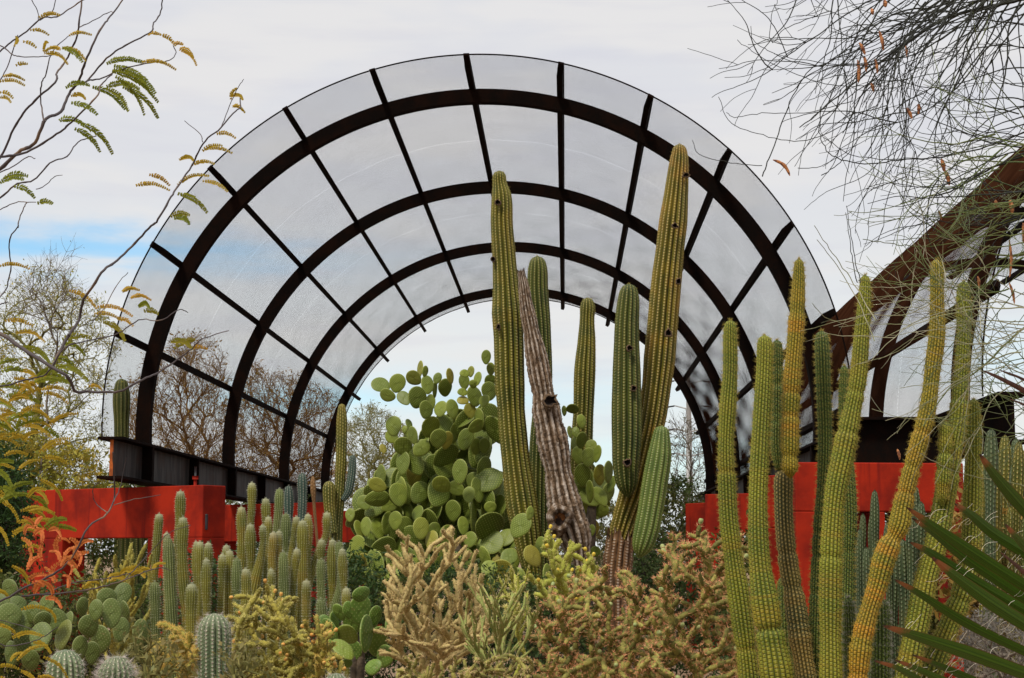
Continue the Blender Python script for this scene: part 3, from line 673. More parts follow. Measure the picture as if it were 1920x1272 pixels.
column('stem', [(228, 710, 8), (228, 725, 13), (228, 800, 14), (228, 1000, 14)], 34, 12, .14, M_CARDON2, q)
b = W(235, 1100, 26); q = thing('barrel_base_cactus', 'thick old cactus stem seen under the lintel of the far left frame', 'cactus', (b[0], 26, 0))
column('stem', [(247, 960, 18), (247, 1000, 23), (247, 1100, 24), (247, 1300, 24)], 26, 13, .14, M_CARDON2, q)

# ============================================================ FENCE-POST CACTI BEHIND THE TORCHES
pr_ = random.Random(5)
fp = [(1640, 918, 6), (1637, 962, 7), (1618, 962, 5), (1625, 1025, 6), (1604, 1020, 6), (1612, 990, 5), (1715, 910, 8), (1727, 940, 7), (1708, 965, 7), (1735, 980, 7), (1692, 1010, 9), (1702, 1060, 7), (1678, 1050, 7), (1664, 980, 6), (1720, 1050, 8), (1605, 1112, 7), (1820, 1120, 8)]
q = thing('fence_post_cactus', 'dense stand of thin dark green columns between the torch cacti and red wall', 'cactus clump', (*W(1660, 1039, 12.5)[:2], 0))
for x, y, r_ in fp: column('stem', [(x, y, r_ * .6), (x, y + 12, r_), (x + pr_.uniform(-4, 4), y + 120, r_ * 1.1), (x + pr_.uniform(-6, 6), 1320, r_ * 1.2)], 12 + pr_.random(), 8, .2, M_POST, q, step=.04)
q = thing('fence_post_cactus', 'stand of dull yellow-green columns at the right edge behind the yucca', 'cactus clump', (*W(1885, 1039, 12)[:2], 0))
for i in range(17):
    x = 1848 + i * 5.2; y = pr_.uniform(800, 960); r_ = pr_.uniform(6, 10)
    column('stem', [(x, y, r_ * .6), (x, y + 14, r_), (x + pr_.uniform(-5, 5), y + 150, r_ * 1.1), (x + pr_.uniform(-8, 8), 1320, r_ * 1.1)], 10.5 + pr_.random() * 2.5, 9, .18, pr_.choice([M_POST, M_CARDON2, M_CARDON]), q, step=.04)

# ============================================================ BARRELS AND SMALL CACTI IN FRONT
def barrel(px, py, r, d, nr, label, hair, spl, spn, mt=M_BARREL, hgt=None):
    b = W(px, py, d); root = thing('barrel_cactus', label, 'cactus', (b[0], b[1], 0))
    column('stem', [(px, py, r * .72), (px, py + r * .35, r * .93), (px, py + r, r), (px, py + 2.4 * r, r * 1.02), (px, py + 6 * r, r)], d, nr, .2, mt, root, sub=6, spines=hair, splen=spl, spn=spn, period=.02, step=.008, wob=.01)
barrel(402, 1150, 31, 8.2, 16, 'upright pale green cactus with white spines low in front of the torch clumps', S_WHITE, .03, 7)
barrel(122, 1218, 34, 7.0, 18, 'round ribbed pale green cactus at the bottom left edge', S_WHITE, .022, 5)
barrel(218, 1230, 34, 7.2, 20, 'bristly grey-white barrel cactus at the bottom, right of the round green one', S_WHITE, .035, 14)
barrel(630, 1262, 26, 8.0, 14, 'pinkish bristly cactus top at the bottom edge below the left prickly pear', S_WHITE, .03, 10)

# ============================================================ PRICKLY PEARS
def pad_mesh(seed):
    g = np.random.default_rng(seed); nu, nv = 20, 15; V = []; A = []
    e = g.uniform(-.06, .06); cup = g.uniform(-.05, .05)
    for s in (1, -1):
        pass
    m = MB(); th = np.linspace(0, 2 * np.pi, nu, endpoint=False); rr = np.sin(np.linspace(0, np.pi / 2, nv // 2 + 1))
    rings = []
    for side in (-1, 1):
        for r in (rr if side < 0 else rr[::-1][1:]):
            for a in th:
                zz = r * math.cos(a); x = r * math.sin(a) * (1 - .10 * (zz - .2) ** 2 + (.12 * zz if zz < 0 else .10 * zz)) + e * zz
                t = math.sqrt(max(0, 1 - r ** 2.6)); edge = .07
                V.append((x, side * (.115 * t) * (1 + .1 * math.sin(3 * a)) + cup * (x * x + zz * zz), zz)); A.append((x, zz, 0 if r < .97 else 1))
    n = len(V) // nu; i = np.arange(n - 1)[:, None] * nu; j = np.arange(nu)[None]
    m.add(V, q=np.stack([i + j, i + (j + 1) % nu, i + nu + (j + 1) % nu, i + nu + j], -1).reshape(-1, 4), a=A)
    return m.mesh('pad')
def b_pad(n, g1, g2, g3, dots, sc_):
    x, y, z = n.sep(n.uvw)[:3]
    sx = n.m('MULTIPLY', n.m('ADD', x, y), sc_); sy = n.m('MULTIPLY', n.m('SUBTRACT', x, y), sc_)
    fx = n.m('SUBTRACT', n.m('FRACT', sx), .5); fy = n.m('SUBTRACT', n.m('FRACT', sy), .5)
    r = n.m('SQRT', n.m('ADD', n.m('MULTIPLY', fx, fx), n.m('MULTIPLY', fy, fy)))
    dot = n.m('SUBTRACT', 1.0, n.ss(r, .10, .22))
    c = n.mix(n.rnd, g1, g2)
    c = n.mix(n.m('MULTIPLY', n.ss(n.noise(n.pos, 9, 4), .42, .68), .5), c, g2)
    c = n.mix(n.m('MULTIPLY', n.ss(n.m('FRACT', n.m('MULTIPLY', n.rnd, 7.31)), .88, .97), .6), c, g3)
    c = n.mix(n.m('MULTIPLY', n.ss(n.noise(n.pos, 30, 4, .6), .62, .72), .4), c, (.16, .10, .04))
    c = n.mix(n.m('MULTIPLY', dot, .75), c, dots)
    c = n.mix(n.m('MULTIPLY', n.ss(z, .4, 1.0), .35), c, dots)
    return c, n.m('MULTIPLY', dot, 1.0)
PADM = mat('olive prickly pear skin', lambda n: b_pad(n, (.165, .205, .018), (.085, .120, .010), (.26, .19, .016), (.40, .42, .11), 4.2), .5, .35, (.5, .01))
PADG = mat('fresh green prickly pear skin', lambda n: b_pad(n, (.120, .200, .026), (.060, .120, .014), (.18, .21, .02), (.28, .32, .09), 2.6), .5, .35, (.4, .01))
PADB = mat('blue green prickly pear skin', lambda n: b_pad(n, (.110, .145, .030), (.055, .080, .012), (.13, .13, .018), (.26, .27, .11), 3.2), .55, .3, (.4, .01))
WOODP = simple('grey brown bark', (.10, .075, .05), (.045, .035, .025), 20, .9, (.6, .01))
PADS = {}
for k_, mt_ in (('o', PADM), ('g', PADG), ('b', PADB)):
    PADS[k_] = []
    for i in range(7):
        me = pad_mesh(i * 3 + ord(k_)); me.materials.append(mt_); PADS[k_].append(me)
pg = random.Random(3)
def pad_mat4(px, py, wx, hy, ang, d, yaw=None, real=None):
    """pad seen at px,py with half sizes wx,hy (pixels); a narrow one is a pad turned edge-on"""
    h = hy * 1.12 * d / F; w = wx * 1.12 * d / F; rw = max(w, .70 * h)
    y = math.acos(min(1, w / rw)) * pg.choice((-1, 1)) if yaw is None else yaw
    if yaw is None and w / rw > .93: y = pg.uniform(-.75, .75); rw = w / math.cos(y)
    c = W(px, py, d); up = Matrix.Rotation(R(ang), 4, 'Y'); lean = Matrix.Rotation(pg.uniform(-.5, .45), 4, 'X')
    M = Matrix.Translation(Vector(c)) @ up @ lean @ Matrix.Rotation(y, 4, 'Z') @ Matrix.Diagonal((rw, max(h, .1) * 1.0, h, 1))
    return M
def pear(name, label, pads, d, kind, base, dj=.35, filler=0, region=None, stem=None, fr=(26, 45), sc=1.0, group=None):
    b = W(base[0], base[1], d); root = thing(name, label, 'prickly pear', (b[0], b[1], 0), group)
    cnt = 0
    for p in pads:
        ang = p[4] if len(p) > 4 else pg.uniform(-12, 12)
        dd = d + pg.uniform(-dj, dj)
        link('pad', pg.choice(PADS[kind]), root, pad_mat4(p[0], p[1], p[2], p[3], ang, dd)); cnt += 1
    rest = MB(); nrest = 0
    for k in range(filler):
        while True:
            x = pg.uniform(region[0], region[2]); y = pg.uniform(region[1], region[3])
            if inside(x, y, region[4]): break
        s = pg.uniform(*fr) * .5; Mx = pad_mat4(x, y, s * pg.uniform(.35, .8), s, pg.uniform(-60, 60), d + pg.uniform(.1, 1.3))
        if cnt < 100: link('pad', pg.choice(PADS[kind]), root, Mx); cnt += 1
        else:
            me = pg.choice(PADS[kind]); co = np.empty(len(me.vertices) * 3, np.float32); me.vertices.foreach_get('co', co); co = co.reshape(-1, 3)
            at = np.empty(len(me.vertices) * 3, np.float32); me.attributes['uvw'].data.foreach_get('vector', at)
            Mn = np.array(Mx); q = np.array([list(pl.vertices) for pl in me.polygons])
            rest.add(co @ Mn[:3, :3].T + Mn[:3, 3], q=q, a=at.reshape(-1, 3)); nrest += 1
    if nrest: rest.obj('pad', {'o': PADM, 'g': PADG, 'b': PADB}[kind], root, kind='stuff')
    if stem:
        for pts in stem:
            m = MB(); P = spline([[*W(x, y, d + .15), r * d / F] for x, y, r in pts], .04); tube(m, P[:, :3], P[:, 3], 10); m.obj('trunk', WOODP, root)
    return root
def inside(x, y, poly):
    c = False; n = len(poly)
    for i in range(n):
        x1, y1 = poly[i]; x2, y2 = poly[(i + 1) % n]
        if (y1 > y) != (y2 > y) and x < (x2 - x1) * (y - y1) / (y2 - y1) + x1: c = not c
    return c
def c5(L): return [(640 + p[0] / 3, 424 + p[1] / 3, p[2] / 3, p[3] / 3, *p[4:]) for p in L]
def c3(L): return [(640 + p[0] / 3, 848 + p[1] / 3, p[2] / 3, p[3] / 3, *p[4:]) for p in L]
up5 = c5([(815, 738, 25, 38, 0), (222, 895, 40, 50, -65), (315, 885, 42, 50, 10), (262, 952, 32, 46, -75), (352, 970, 32, 48, -35), (445, 805, 16, 45, 0), (470, 818, 15, 30, 10), (408, 855, 36, 44, -55), (483, 895, 32, 55, 0),
 (425, 965, 45, 58, 10), (540, 858, 22, 32, 15), (610, 845, 18, 42, -10), (585, 910, 35, 50, 0), (525, 920, 10, 45, 0), (500, 1000, 28, 50, 10), (692, 830, 22, 28, 80), (730, 820, 18, 30, 0), (768, 860, 20, 38, 5),
 (692, 875, 28, 42, -5), (742, 890, 22, 24, 0), (680, 935, 22, 28, 80), (748, 960, 38, 55, 0), (685, 980, 25, 30, -60), (840, 805, 22, 35, 0), (838, 868, 30, 34, 50), (830, 930, 40, 50, 0), (805, 985, 28, 32, 0), (725, 1040, 30, 42, -15),
 (625, 1030, 32, 52, -5), (640, 1080, 12, 60, 0), (475, 1035, 35, 48, 15), (560, 1030, 35, 44, 0), (295, 1125, 42, 52, -5), (285, 1185, 34, 40, -40), (380, 1115, 15, 30, -20), (355, 1145, 15, 22, 0), (405, 1180, 25, 50, -15), (375, 1165, 22, 40, 0),
 (350, 1240, 46, 52, -45), (545, 1195, 42, 50, 0), (592, 1205, 30, 48, 10), (635, 1165, 24, 55, 10), (700, 1200, 40, 58, 15), (755, 1125, 30, 50, 60), (778, 1090, 25, 58, -5), (812, 1110, 33, 42, 10), (755, 1240, 28, 45, 0), (805, 1235, 28, 42, 0), (235, 1255, 18, 28, -15), (500, 1130, 42, 60, 20), (575, 1115, 42, 58, -10), (450, 1250, 40, 50, 50)])
mid3 = c3([(50, 355, 25, 36, -5), (190, 335, 30, 36, 0), (140, 420, 30, 52, -8), (208, 430, 40, 60, 0), (100, 435, 22, 52, -12), (90, 525, 44, 50, -10), (138, 552, 34, 38, 0), (235, 530, 46, 70, 75), (130, 615, 38, 44, -55),
 (258, 400, 28, 60, 8), (305, 385, 35, 48, 0), (270, 300, 34, 50, 60), (200, 262, 42, 66, 85), (205, 185, 36, 48, -70), (130, 285, 34, 42, -40), (345, 215, 22, 70, -5), (320, 240, 44, 62, -10), (370, 335, 32, 44, 0), (410, 130, 38, 62, 5),
 (355, 430, 45, 62, -8), (430, 345, 30, 42, 0), (447, 430, 40, 58, 0), (420, 485, 35, 52, 0), (485, 265, 40, 62, -15), (565, 182, 42, 50, -50), (575, 90, 55, 62, 10), (668, 112, 40, 66, 0), (650, 205, 36, 46, -60), (718, 240, 32, 44, 0), (745, 160, 40, 44, 20),
 (765, 215, 32, 70, -4), (630, 330, 40, 56, 0), (590, 270, 45, 58, 20), (510, 500, 34, 56, 0), (525, 435, 32, 38, -30), (600, 475, 44, 60, 5), (685, 415, 28, 50, 0), (740, 360, 12, 98, 0), (797, 315, 10, 52, 0), (838, 310, 32, 30, 0), (885, 310, 38, 66, 12),
 (830, 415, 66, 80, 25), (840, 512, 58, 74, 65), (930, 482, 44, 52, 20), (725, 492, 34, 42, 0), (760, 545, 46, 54, 30), (1008, 415, 50, 68, 30), (1060, 345, 20, 38, 15), (908, 670, 56, 68, -55), (830, 655, 40, 46, 40), (560, 590, 38, 68, 0), (590, 680, 34, 46, 0), (150, 705, 26, 52, 5), (255, 750, 26, 48, 0), (285, 700, 30, 50, 60)])
BIG = pear('prickly_pear_cactus', 'huge prickly pear with olive pads piled left of the tall cactus columns', up5 + mid3[:46], 17.4, 'o', (860, 1100), filler=280,
    region=(655, 730, 990, 1100, [(770, 840), (830, 800), (925, 760), (950, 1000), (960, 1090), (690, 1100), (660, 1060), (668, 960), (700, 910), (735, 870), (770, 845)]), fr=(40, 58), stem=[[(830, 1000, 12), (870, 1060, 18), (880, 1400, 22)]])
LOW = pear('prickly_pear_cactus', 'low prickly pear skirt of broad pads in front of the leaning column base', mid3[46:] + c3([(1125, 530, 28, 50, 0), (1090, 760, 28, 76, -35), (1158, 700, 24, 66, 0), (700, 600, 44, 56, 20), (640, 620, 40, 56, -20), (940, 590, 40, 50, 50), (990, 700, 40, 46, 10), (670, 720, 44, 52, 40), (470, 660, 36, 50, -20), (90, 700, 30, 50, 0), (60, 780, 34, 52, -20), (180, 760, 34, 52, 30)]), 16.2, 'o', (880, 1200), filler=44,
    region=(700, 1020, 1010, 1200, [(700, 1040), (1000, 1040), (1010, 1200), (720, 1200)]), fr=(36, 52))
RP = pear('prickly_pear_cactus', 'prickly pear with heart shaped pads between the dead trunk and the branching cactus',
    c5([(1300, 1028, 25, 34, 75), (1352, 1100, 25, 38, 0), (1255, 1040, 12, 28, 0), (1318, 1160, 20, 30, 0), (1285, 1160, 15, 35, 0), (1350, 1205, 28, 45, 10), (1312, 1230, 20, 42, 0), (1405, 1240, 30, 36, 0)]) +
    [(1000 + p[0] / 3, 848 + p[1] / 3, p[2] / 3, p[3] / 3, *p[4:]) for p in [(278, 130, 42, 62, 0), (372, 128, 33, 55, -5), (420, 112, 25, 58, 5), (375, 250, 34, 56, -30), (418, 230, 32, 58, 20), (320, 222, 18, 60, 0), (270, 220, 30, 42, -10), (310, 30, 38, 50, 5), (250, 20, 30, 46, -10), (360, 10, 20, 46, 10), (350, 560, 26, 28, 0), (330, 440, 18, 30, 0), (350, 310, 34, 46, 80), (440, 180, 20, 44, 20), (385, 330, 34, 40, 60)]],
    17.9, 'o', (1090, 1100), filler=22, region=(1075, 880, 1130, 1060, [(1075, 880), (1130, 880), (1125, 1060), (1080, 1060)]), stem=[[(1110, 950, 8), (1105, 1010, 12), (1095, 1100, 14), (1095, 1300, 14)]])
FP = pear('prickly_pear_cactus', 'fresh green smooth-padded prickly pear low beside the right-hand torch clump',
    c3([(112, 800, 42, 40, 0), (105, 885, 52, 76, 0), (40, 890, 26, 48, -10), (60, 965, 40, 56, -25), (135, 1022, 26, 100, 3), (35, 1025, 50, 58, -60), (10, 1110, 34, 76, -45), (25, 1188, 24, 34, 80), (205, 1065, 48, 82, 8), (190, 920, 30, 52, 10), (180, 1210, 44, 42, 0), (245, 1150, 46, 62, 20), (-60, 1000, 34, 66, -30), (-40, 960, 18, 60, -15), (-90, 1030, 30, 60, -50), (160, 980, 34, 60, 20), (-10, 900, 30, 50, -20), (230, 1060, 34, 50, 20), (70, 1120, 44, 60, 0), (-90, 960, 30, 44, -30), (290, 960, 40, 60, 30)]),
    10.0, 'g', (672, 1272), stem=[[(680, 1180, 6), (676, 1240, 8), (674, 1290, 9), (674, 1600, 10)], [(667, 1190, 5), (664, 1260, 7), (664, 1600, 8)]])
LP = pear('prickly_pear_cactus', 'grey-green prickly pear pads standing in front of the left frame post', 
    [(p[0] / 3, 848 + p[1] / 3, p[2] / 3, p[3] / 3, *p[4:]) for p in [(540, 890, 38, 56, 0), (600, 822, 44, 52, 0), (688, 802, 44, 64, 10), (625, 908, 44, 78, 0), (565, 1055, 58, 74, 10), (790, 1020, 32, 74, 8), (465, 870, 24, 50, 0), (640, 750, 36, 40, 20), (700, 900, 30, 60, 0), (500, 980, 44, 60, -10), (680, 1000, 36, 66, 5), (450, 1100, 34, 60, 0), (520, 1130, 40, 60, 10)]],
    9.5, 'b', (190, 1272), dj=.5)
LP2 = pear('prickly_pear_cactus', 'spread of dull green prickly pear pads at the bottom left corner under the golden leaves', 
    [(p[0] / 3, 848 + p[1] / 3, p[2] / 3, p[3] / 3, *p[4:]) for p in [(265, 862, 44, 52, 0), (310, 950, 52, 66, 10), (352, 1030, 46, 84, 8), (230, 1040, 58, 78, 0), (55, 765, 44, 46, 20), (55, 920, 50, 66, -10), (130, 960, 48, 66, 10), (140, 1060, 50, 60, 0), (60, 1140, 40, 70, 0), (180, 900, 44, 56, 0), (10, 860, 44, 60, 0), (380, 960, 30, 60, 20), (170, 1170, 46, 60, 0), (20, 1040, 44, 60, 10), (100, 860, 40, 50, -20), (240, 950, 40, 50, 0)]],
    8.6, 'b', (70, 1272), dj=.5)

# ============================================================ TREE-LIKE GROWTH THAT FILLS A SHAPE
def grow(root, poly, d, dj, n, step, seed, up=.25, maxchild=3, snap=.5, stiff=.9):
    """grow a branching skeleton from root so that it fills a region; returns nodes, parents"""
    g = random.Random(seed); xs = [p[0] for p in poly]; ys = [p[1] for p in poly]
    nodes = [np.array(root[0], float)]; par = [-1]; ch = [0]
    for p in root[1:]: nodes.append(np.array(p, float)); par.append(len(nodes) - 2); ch[-1] += 1; ch.append(0)
    X = np.zeros((n + len(nodes) + 1, 3)); X[:len(nodes)] = nodes; cnt = len(nodes); blk = np.zeros(len(X)); tries = 0
    while cnt < n and tries < n * 25:
        tries += 1; x = g.uniform(min(xs), max(xs)); y = g.uniform(min(ys), max(ys))
        if not inside(x, y, poly): continue
        t = W(x, y, d + g.uniform(-dj, dj)); D = np.linalg.norm(X[:cnt] - t, axis=1) + blk[:cnt]
        k = int(np.argmin(D)); v = t - X[k]; L = np.linalg.norm(v)
        if L < step * snap: continue
        v = v / L
        if par[k] >= 0:
            pv = X[k] - X[par[k]]; pv = pv / (np.linalg.norm(pv) + 1e-9); v = v + stiff * pv
        v = v + np.array([g.gauss(0, .15), g.gauss(0, .15), up + g.gauss(0, .12)]); v /= np.linalg.norm(v)
        X[cnt] = X[k] + v * min(step, L + .3 * step) * g.uniform(.75, 1.1); par.append(k); ch[k] += 1; ch.append(0)
        if ch[k] >= maxchild: blk[k] = 1e3
        cnt += 1
    par = np.array(par); X = X[:cnt]
    wgt = np.ones(cnt)
    for k in range(cnt - 1, 0, -1): wgt[par[k]] += wgt[k] * 1.0
    return X, par, wgt
def joint(mb, a, b, r, k=7, nseg=5, tub=.13):
    """one knobbly cholla joint"""
    L = np.linalg.norm(b - a); t = np.linspace(0, 1, nseg * 2 + 1); P = a + (b - a) * t[:, None]
    side = norm(np.cross(b - a, rng.normal(size=3))); P = P + side * (np.sin(t * np.pi) * L * .035)[:, None]
    rr = r * (1 - .55 * np.abs(t * 2 - 1) ** 5) * (1 + tub * np.where(np.arange(len(t)) % 2 == 0, -1, 1))
    tube(mb, P, rr, k, a=rng.random()); return P, rr
def cholla(name, label, poly, d, dj, n, step, r, base, material, spmat, splen, spn, seed, up=.3, spdens=14, droot=None, wsp=.9, fruit=None, group=None, ref=None):
    b = W(base[0], base[1], d); root = thing(name, label, 'cholla cactus', (b[0], b[1], 0), group)
    zt = W(base[0], base[1], d)[2]; rs = [(b[0], b[1], -.05)]
    kk = max(1, int(max(0, zt) / step)); rs += [(b[0] + rng.normal() * .02, b[1], zt * (i + 1) / kk) for i in range(kk)]
    X, par, wgt = grow(rs, poly, d, dj, n, step, seed, up)
    m = MB(); B = []; D = []
    for k in range(1, len(X)):
        rad = r * min(1.7, 1 + .10 * math.log(wgt[k])) * rng.uniform(.82, 1.1)
        P, rr = joint(m, X[par[k]], X[k] + norm(X[k] - X[par[k]]) * r * .4, rad)
        g_ = int(spdens); T = norm(P[-1] - P[0]); s = norm(np.cross(T, (.3, .9, .2))); u = np.cross(s, T)
        f = rng.random(g_) ** .8; an = rng.uniform(0, 2 * np.pi, g_)
        c = P[0] + (P[-1] - P[0]) * f[:, None]; rad_ = np.cos(an)[:, None] * s + np.sin(an)[:, None] * u
        bb = c + rad_ * rad * .95; dd = norm(rad_ + T * .5)
        B.append(np.repeat(bb, spn, 0)); D.append(norm(np.repeat(dd, spn, 0) + .6 * rng.normal(size=(g_ * spn, 3))))
        if wgt[k] <= 1.5:   # tuft at the tip
            B.append(np.repeat(P[-1:] , spn * 3, 0)); D.append(norm(np.repeat(T[None], spn * 3, 0) + .7 * rng.normal(size=(spn * 3, 3))))
    st = m.obj('branches', material, root)
    B = np.concatenate(B); D = np.concatenate(D); sm = MB(); spikes(sm, B, D, splen * rng.uniform(.5, 1.2, len(B)), mpp(d) * wsp); sm.obj('spines', spmat, st, kind='stuff')
    if fruit:
        fm, nf, fr_ = fruit; tips = [k for k in range(1, len(X)) if wgt[k] <= 2]; rng.shuffle(tips)
        for k in tips[:nf]:
            T = norm(X[k] - X[par[k]]); m = MB(); c = X[k] + T * r * 1.0
            P = [c, c + T * fr_ * .5, c + T * fr_ * 1.3, c + T * fr_ * 2.0, c + T * fr_ * 2.15]; tube(m, P, [fr_ * .5, fr_ * .9, fr_, fr_ * .75, fr_ * .3], 8); m.obj('fruit', fm, root)
    return root, X, par
def b_cholla(c1, c2, c3_):
    def b(n):
        x, y, z = n.sep(n.uvw)[:3]
        c = n.mix(z, c1, c2); f = n.noise(n.pos, 60, 3)
        return n.mix(n.m('MULTIPLY', n.ss(f, .48, .62), .6), c, c3_), f
    return b
CH_TAN = mat('tan spined cholla skin', b_cholla((.38, .31, .12), (.44, .34, .15), (.20, .14, .05)), .8, .2, (.6, .006))
CH_GRN = mat('green cholla skin', b_cholla((.32, .29, .075), (.12, .12, .03), (.07, .06, .02)), .8, .2, (.6, .006))
CH_YEL = mat('yellow green cholla skin', b_cholla((.36, .37, .06), (.26, .28, .045), (.16, .14, .03)), .8, .2, (.6, .006))
CH_OLV = mat('olive cholla skin', b_cholla((.32, .27, .05), (.22, .20, .04), (.11, .09, .025)), .8, .2, (.6, .006))
CH_PEN = mat('pencil cholla skin', b_cholla((.27, .30, .09), (.17, .20, .05), (.32, .26, .10)), .8, .2, (.6, .004))
S_TAN = spine_mat('tan spines', (.85, .68, .38), (.62, .42, .20)); S_RED = spine_mat('rusty pink spines', (.90, .52, .28), (.80, .34, .18)); S_YEL = spine_mat('straw yellow spines', (.85, .78, .34), (.66, .56, .20)); S_AMB = spine_mat('amber spines', (.85, .64, .20), (.65, .44, .12))
FR_Y = simple('yellow cholla fruit', (.60, .42, .04), (.48, .36, .05), 60, .6); FR_G = simple('pale green cholla fruit', (.24, .30, .11), (.30, .30, .12), 60, .6); FR_O = simple('orange cholla fruit', (.60, .27, .06), (.42, .30, .08), 60, .6)
cholla('cholla_cactus', 'tan finely spined cholla with upright dry branches in front of the big prickly pear', [(716, 1075), (745, 1020), (770, 1005), (800, 1060), (830, 1010), (850, 1000), (890, 1030), (905, 1050), (925, 1085), (915, 1130), (925, 1180), (935, 1290), (700, 1290), (715, 1220), (725, 1170), (705, 1120)], 9.5, .45, 620, .070, .0112, (800, 1300), CH_TAN, S_TAN, .008, 3, 1, up=.9, spdens=26, wsp=1.0)
cholla('cholla_cactus', 'bright yellow-green cholla with yellow fruit in front of the dead trunk', [(1010, 1030), (1040, 1000), (1070, 1010), (1085, 1040), (1120, 1040), (1130, 1080), (1125, 1150), (1060, 1180), (1010, 1170), (995, 1090)], 10.5, .35, 150, .070, .017, (1060, 1180), CH_YEL, S_YEL, .010, 3, 2, up=.6, spdens=28, fruit=(FR_Y, 22, .012))
cholla('cholla_cactus', 'wide tangled cholla with rusty spines filling the bottom right of centre', [(1000, 1130), (1060, 1090), (1130, 1060), (1200, 1075), (1235, 1120), (1240, 1300), (985, 1300)], 8.6, .5, 560, .054, .0122, (1120, 1300), CH_GRN, S_RED, .020, 3, 3, up=.15, spdens=11, fruit=(FR_G, 26, .011))
cholla('cholla_cactus', 'big rusty-spined cholla with pale fruit at the foot of the leftmost torch cactus', [(1225, 1050), (1265, 995), (1300, 1030), (1320, 1000), (1360, 1010), (1400, 1030), (1412, 1090), (1425, 1160), (1430, 1300), (1180, 1300), (1215, 1180), (1205, 1070)], 8.2, .45, 560, .055, .0122, (1310, 1300), CH_GRN, S_RED, .022, 3, 4, up=.4, spdens=11, fruit=(FR_G, 40, .0125))
cholla('cholla_cactus', 'olive cholla with small orange fruit below the silver torch clumps', [(415, 1140), (455, 1130), (485, 1100), (520, 1125), (565, 1120), (560, 1190), (600, 1200), (640, 1240), (640, 1300), (420, 1300)], 8.8, .4, 380, .058, .0125, (520, 1300), CH_OLV, S_YEL, .009, 3, 5, up=.4, spdens=26, fruit=(FR_O, 40, .010))
cholla('cholla_cactus', 'small golden spined cholla between the barrel cacti at lower left', [(285, 1200), (300, 1185), (350, 1195), (385, 1215), (385, 1300), (260, 1300)], 8.4, .3, 130, .05, .0125, (325, 1300), CH_OLV, S_AMB, .015, 5, 6, up=.6, spdens=30)
cholla('cholla_cactus', 'small olive cholla with orange tips left of the fresh green prickly pear', [(570, 1180), (600, 1150), (640, 1200), (650, 1300), (570, 1300)], 8.5, .3, 100, .052, .012, (610, 1300), CH_OLV, S_AMB, .013, 4, 8, up=.5, spdens=14, fruit=(FR_O, 14, .010))
cholla('cholla_cactus', 'low dull green cholla filling the bottom edge right of the fresh green prickly pear', [(720, 1262), (760, 1235), (830, 1245), (900, 1235), (1000, 1225), (1010, 1310), (720, 1310)], 7.8, .3, 240, .045, .0085, (850, 1310), CH_GRN, S_TAN, .012, 3, 15, up=.3, spdens=14)
cholla('cholla_cactus', 'low yellow-green cholla at the bottom edge between the barrels and the olive cholla', [(240, 1250), (300, 1225), (360, 1240), (440, 1235), (560, 1240), (620, 1235), (620, 1310), (240, 1310)], 8.8, .2, 260, .050, .0105, (450, 1310), CH_OLV, S_YEL, .011, 3, 16, up=.3, spdens=14)
cholla('pencil_cholla', 'thin grey-green pencil cholla tangled between the tan and the rusty chollas', [(860, 1170), (900, 1110), (945, 1160), (985, 1120), (1010, 1170), (1010, 1300), (850, 1300)], 8.0, .4, 240, .085, .0055, (930, 1300), CH_PEN, S_TAN, .010, 2, 7, up=1.3, spdens=5)
cholla('pencil_cholla', 'thorny thin cholla stems rising right of the tan cholla, with long straw spines', [(940, 1090), (960, 1070), (1000, 1100), (1010, 1200), (940, 1200)], 9.2, .3, 70, .08, .008, (975, 1200), CH_YEL, S_YEL, .022, 3, 9, up=.6, spdens=12)
cholla('pencil_cholla', 'bundle of warty green cholla columns behind the grey-green pads at left', [(140, 1090), (180, 1060), (230, 1050), (290, 1060), (290, 1250), (140, 1250)], 10.8, .4, 170, .11, .013, (215, 1250), CH_OLV, S_YEL, .008, 3, 10, up=1.3, spdens=8)

# ============================================================ TREES AND SHRUBS BEHIND
def edges_mesh(mb, A, B, ra, rb, rid=None):
    """three-sided twig for every edge A-B"""
    n = len(A); T = norm(B - A); S = norm(np.cross(T, np.where(np.abs(T[:, 2:3]) > .9, [[1., 0, 0]], [[0, 0, 1.]]))); U = np.cross(S, T)
    V = np.zeros((n, 6, 3))
    for i in range(3):
        c, s = math.cos(i * 2.0944), math.sin(i * 2.0944); o = c * S + s * U
        V[:, i] = A + o * ra[:, None]; V[:, 3 + i] = B + o * rb[:, None]
    b = np.arange(n)[:, None] * 6
    q = np.concatenate([b + [0, 3, 4, 1], b + [1, 4, 5, 2], b + [2, 5, 3, 0]]); a = np.zeros((n, 6, 3)); a[:, :, 2] = (rng.random(n) if rid is None else rid)[:, None]
    mb.add(V.reshape(-1, 3), q=q[:, ::-1], a=a.reshape(-1, 3))
def leaves(mb, C, size, g, elong=1.8, zone=None):
    n = len(C); D = norm(g.normal(size=(n, 3))); S = norm(np.cross(D, g.normal(size=(n, 3)))); s = (size * g.uniform(.6, 1.3, n))[:, None]
    V = np.stack([C - D * s * .5 * elong, C + S * s * .35, C + D * s * .5 * elong, C - S * s * .35], 1)
    a = np.zeros((n, 4, 3)); a[:, :, 2] = g.random(n)[:, None]
    mb.add(V.reshape(-1, 3), q=np.arange(n * 4).reshape(-1, 4), a=a.reshape(-1, 3))
def leafmat(name, c1, c2, c3_, tr=.3):
    def b(n):
        z = n.sep(n.uvw)[2]; c = n.mix(z, c1, c2); f = n.noise(n.pos, 1.4, 4)
        return n.mix(n.ss(f, .45, .65), c, c3_), None
    return trans(mat(name, b, .6, .25), tr, tuple(.5 * (p + q) for p, q in zip(c1, c2)))
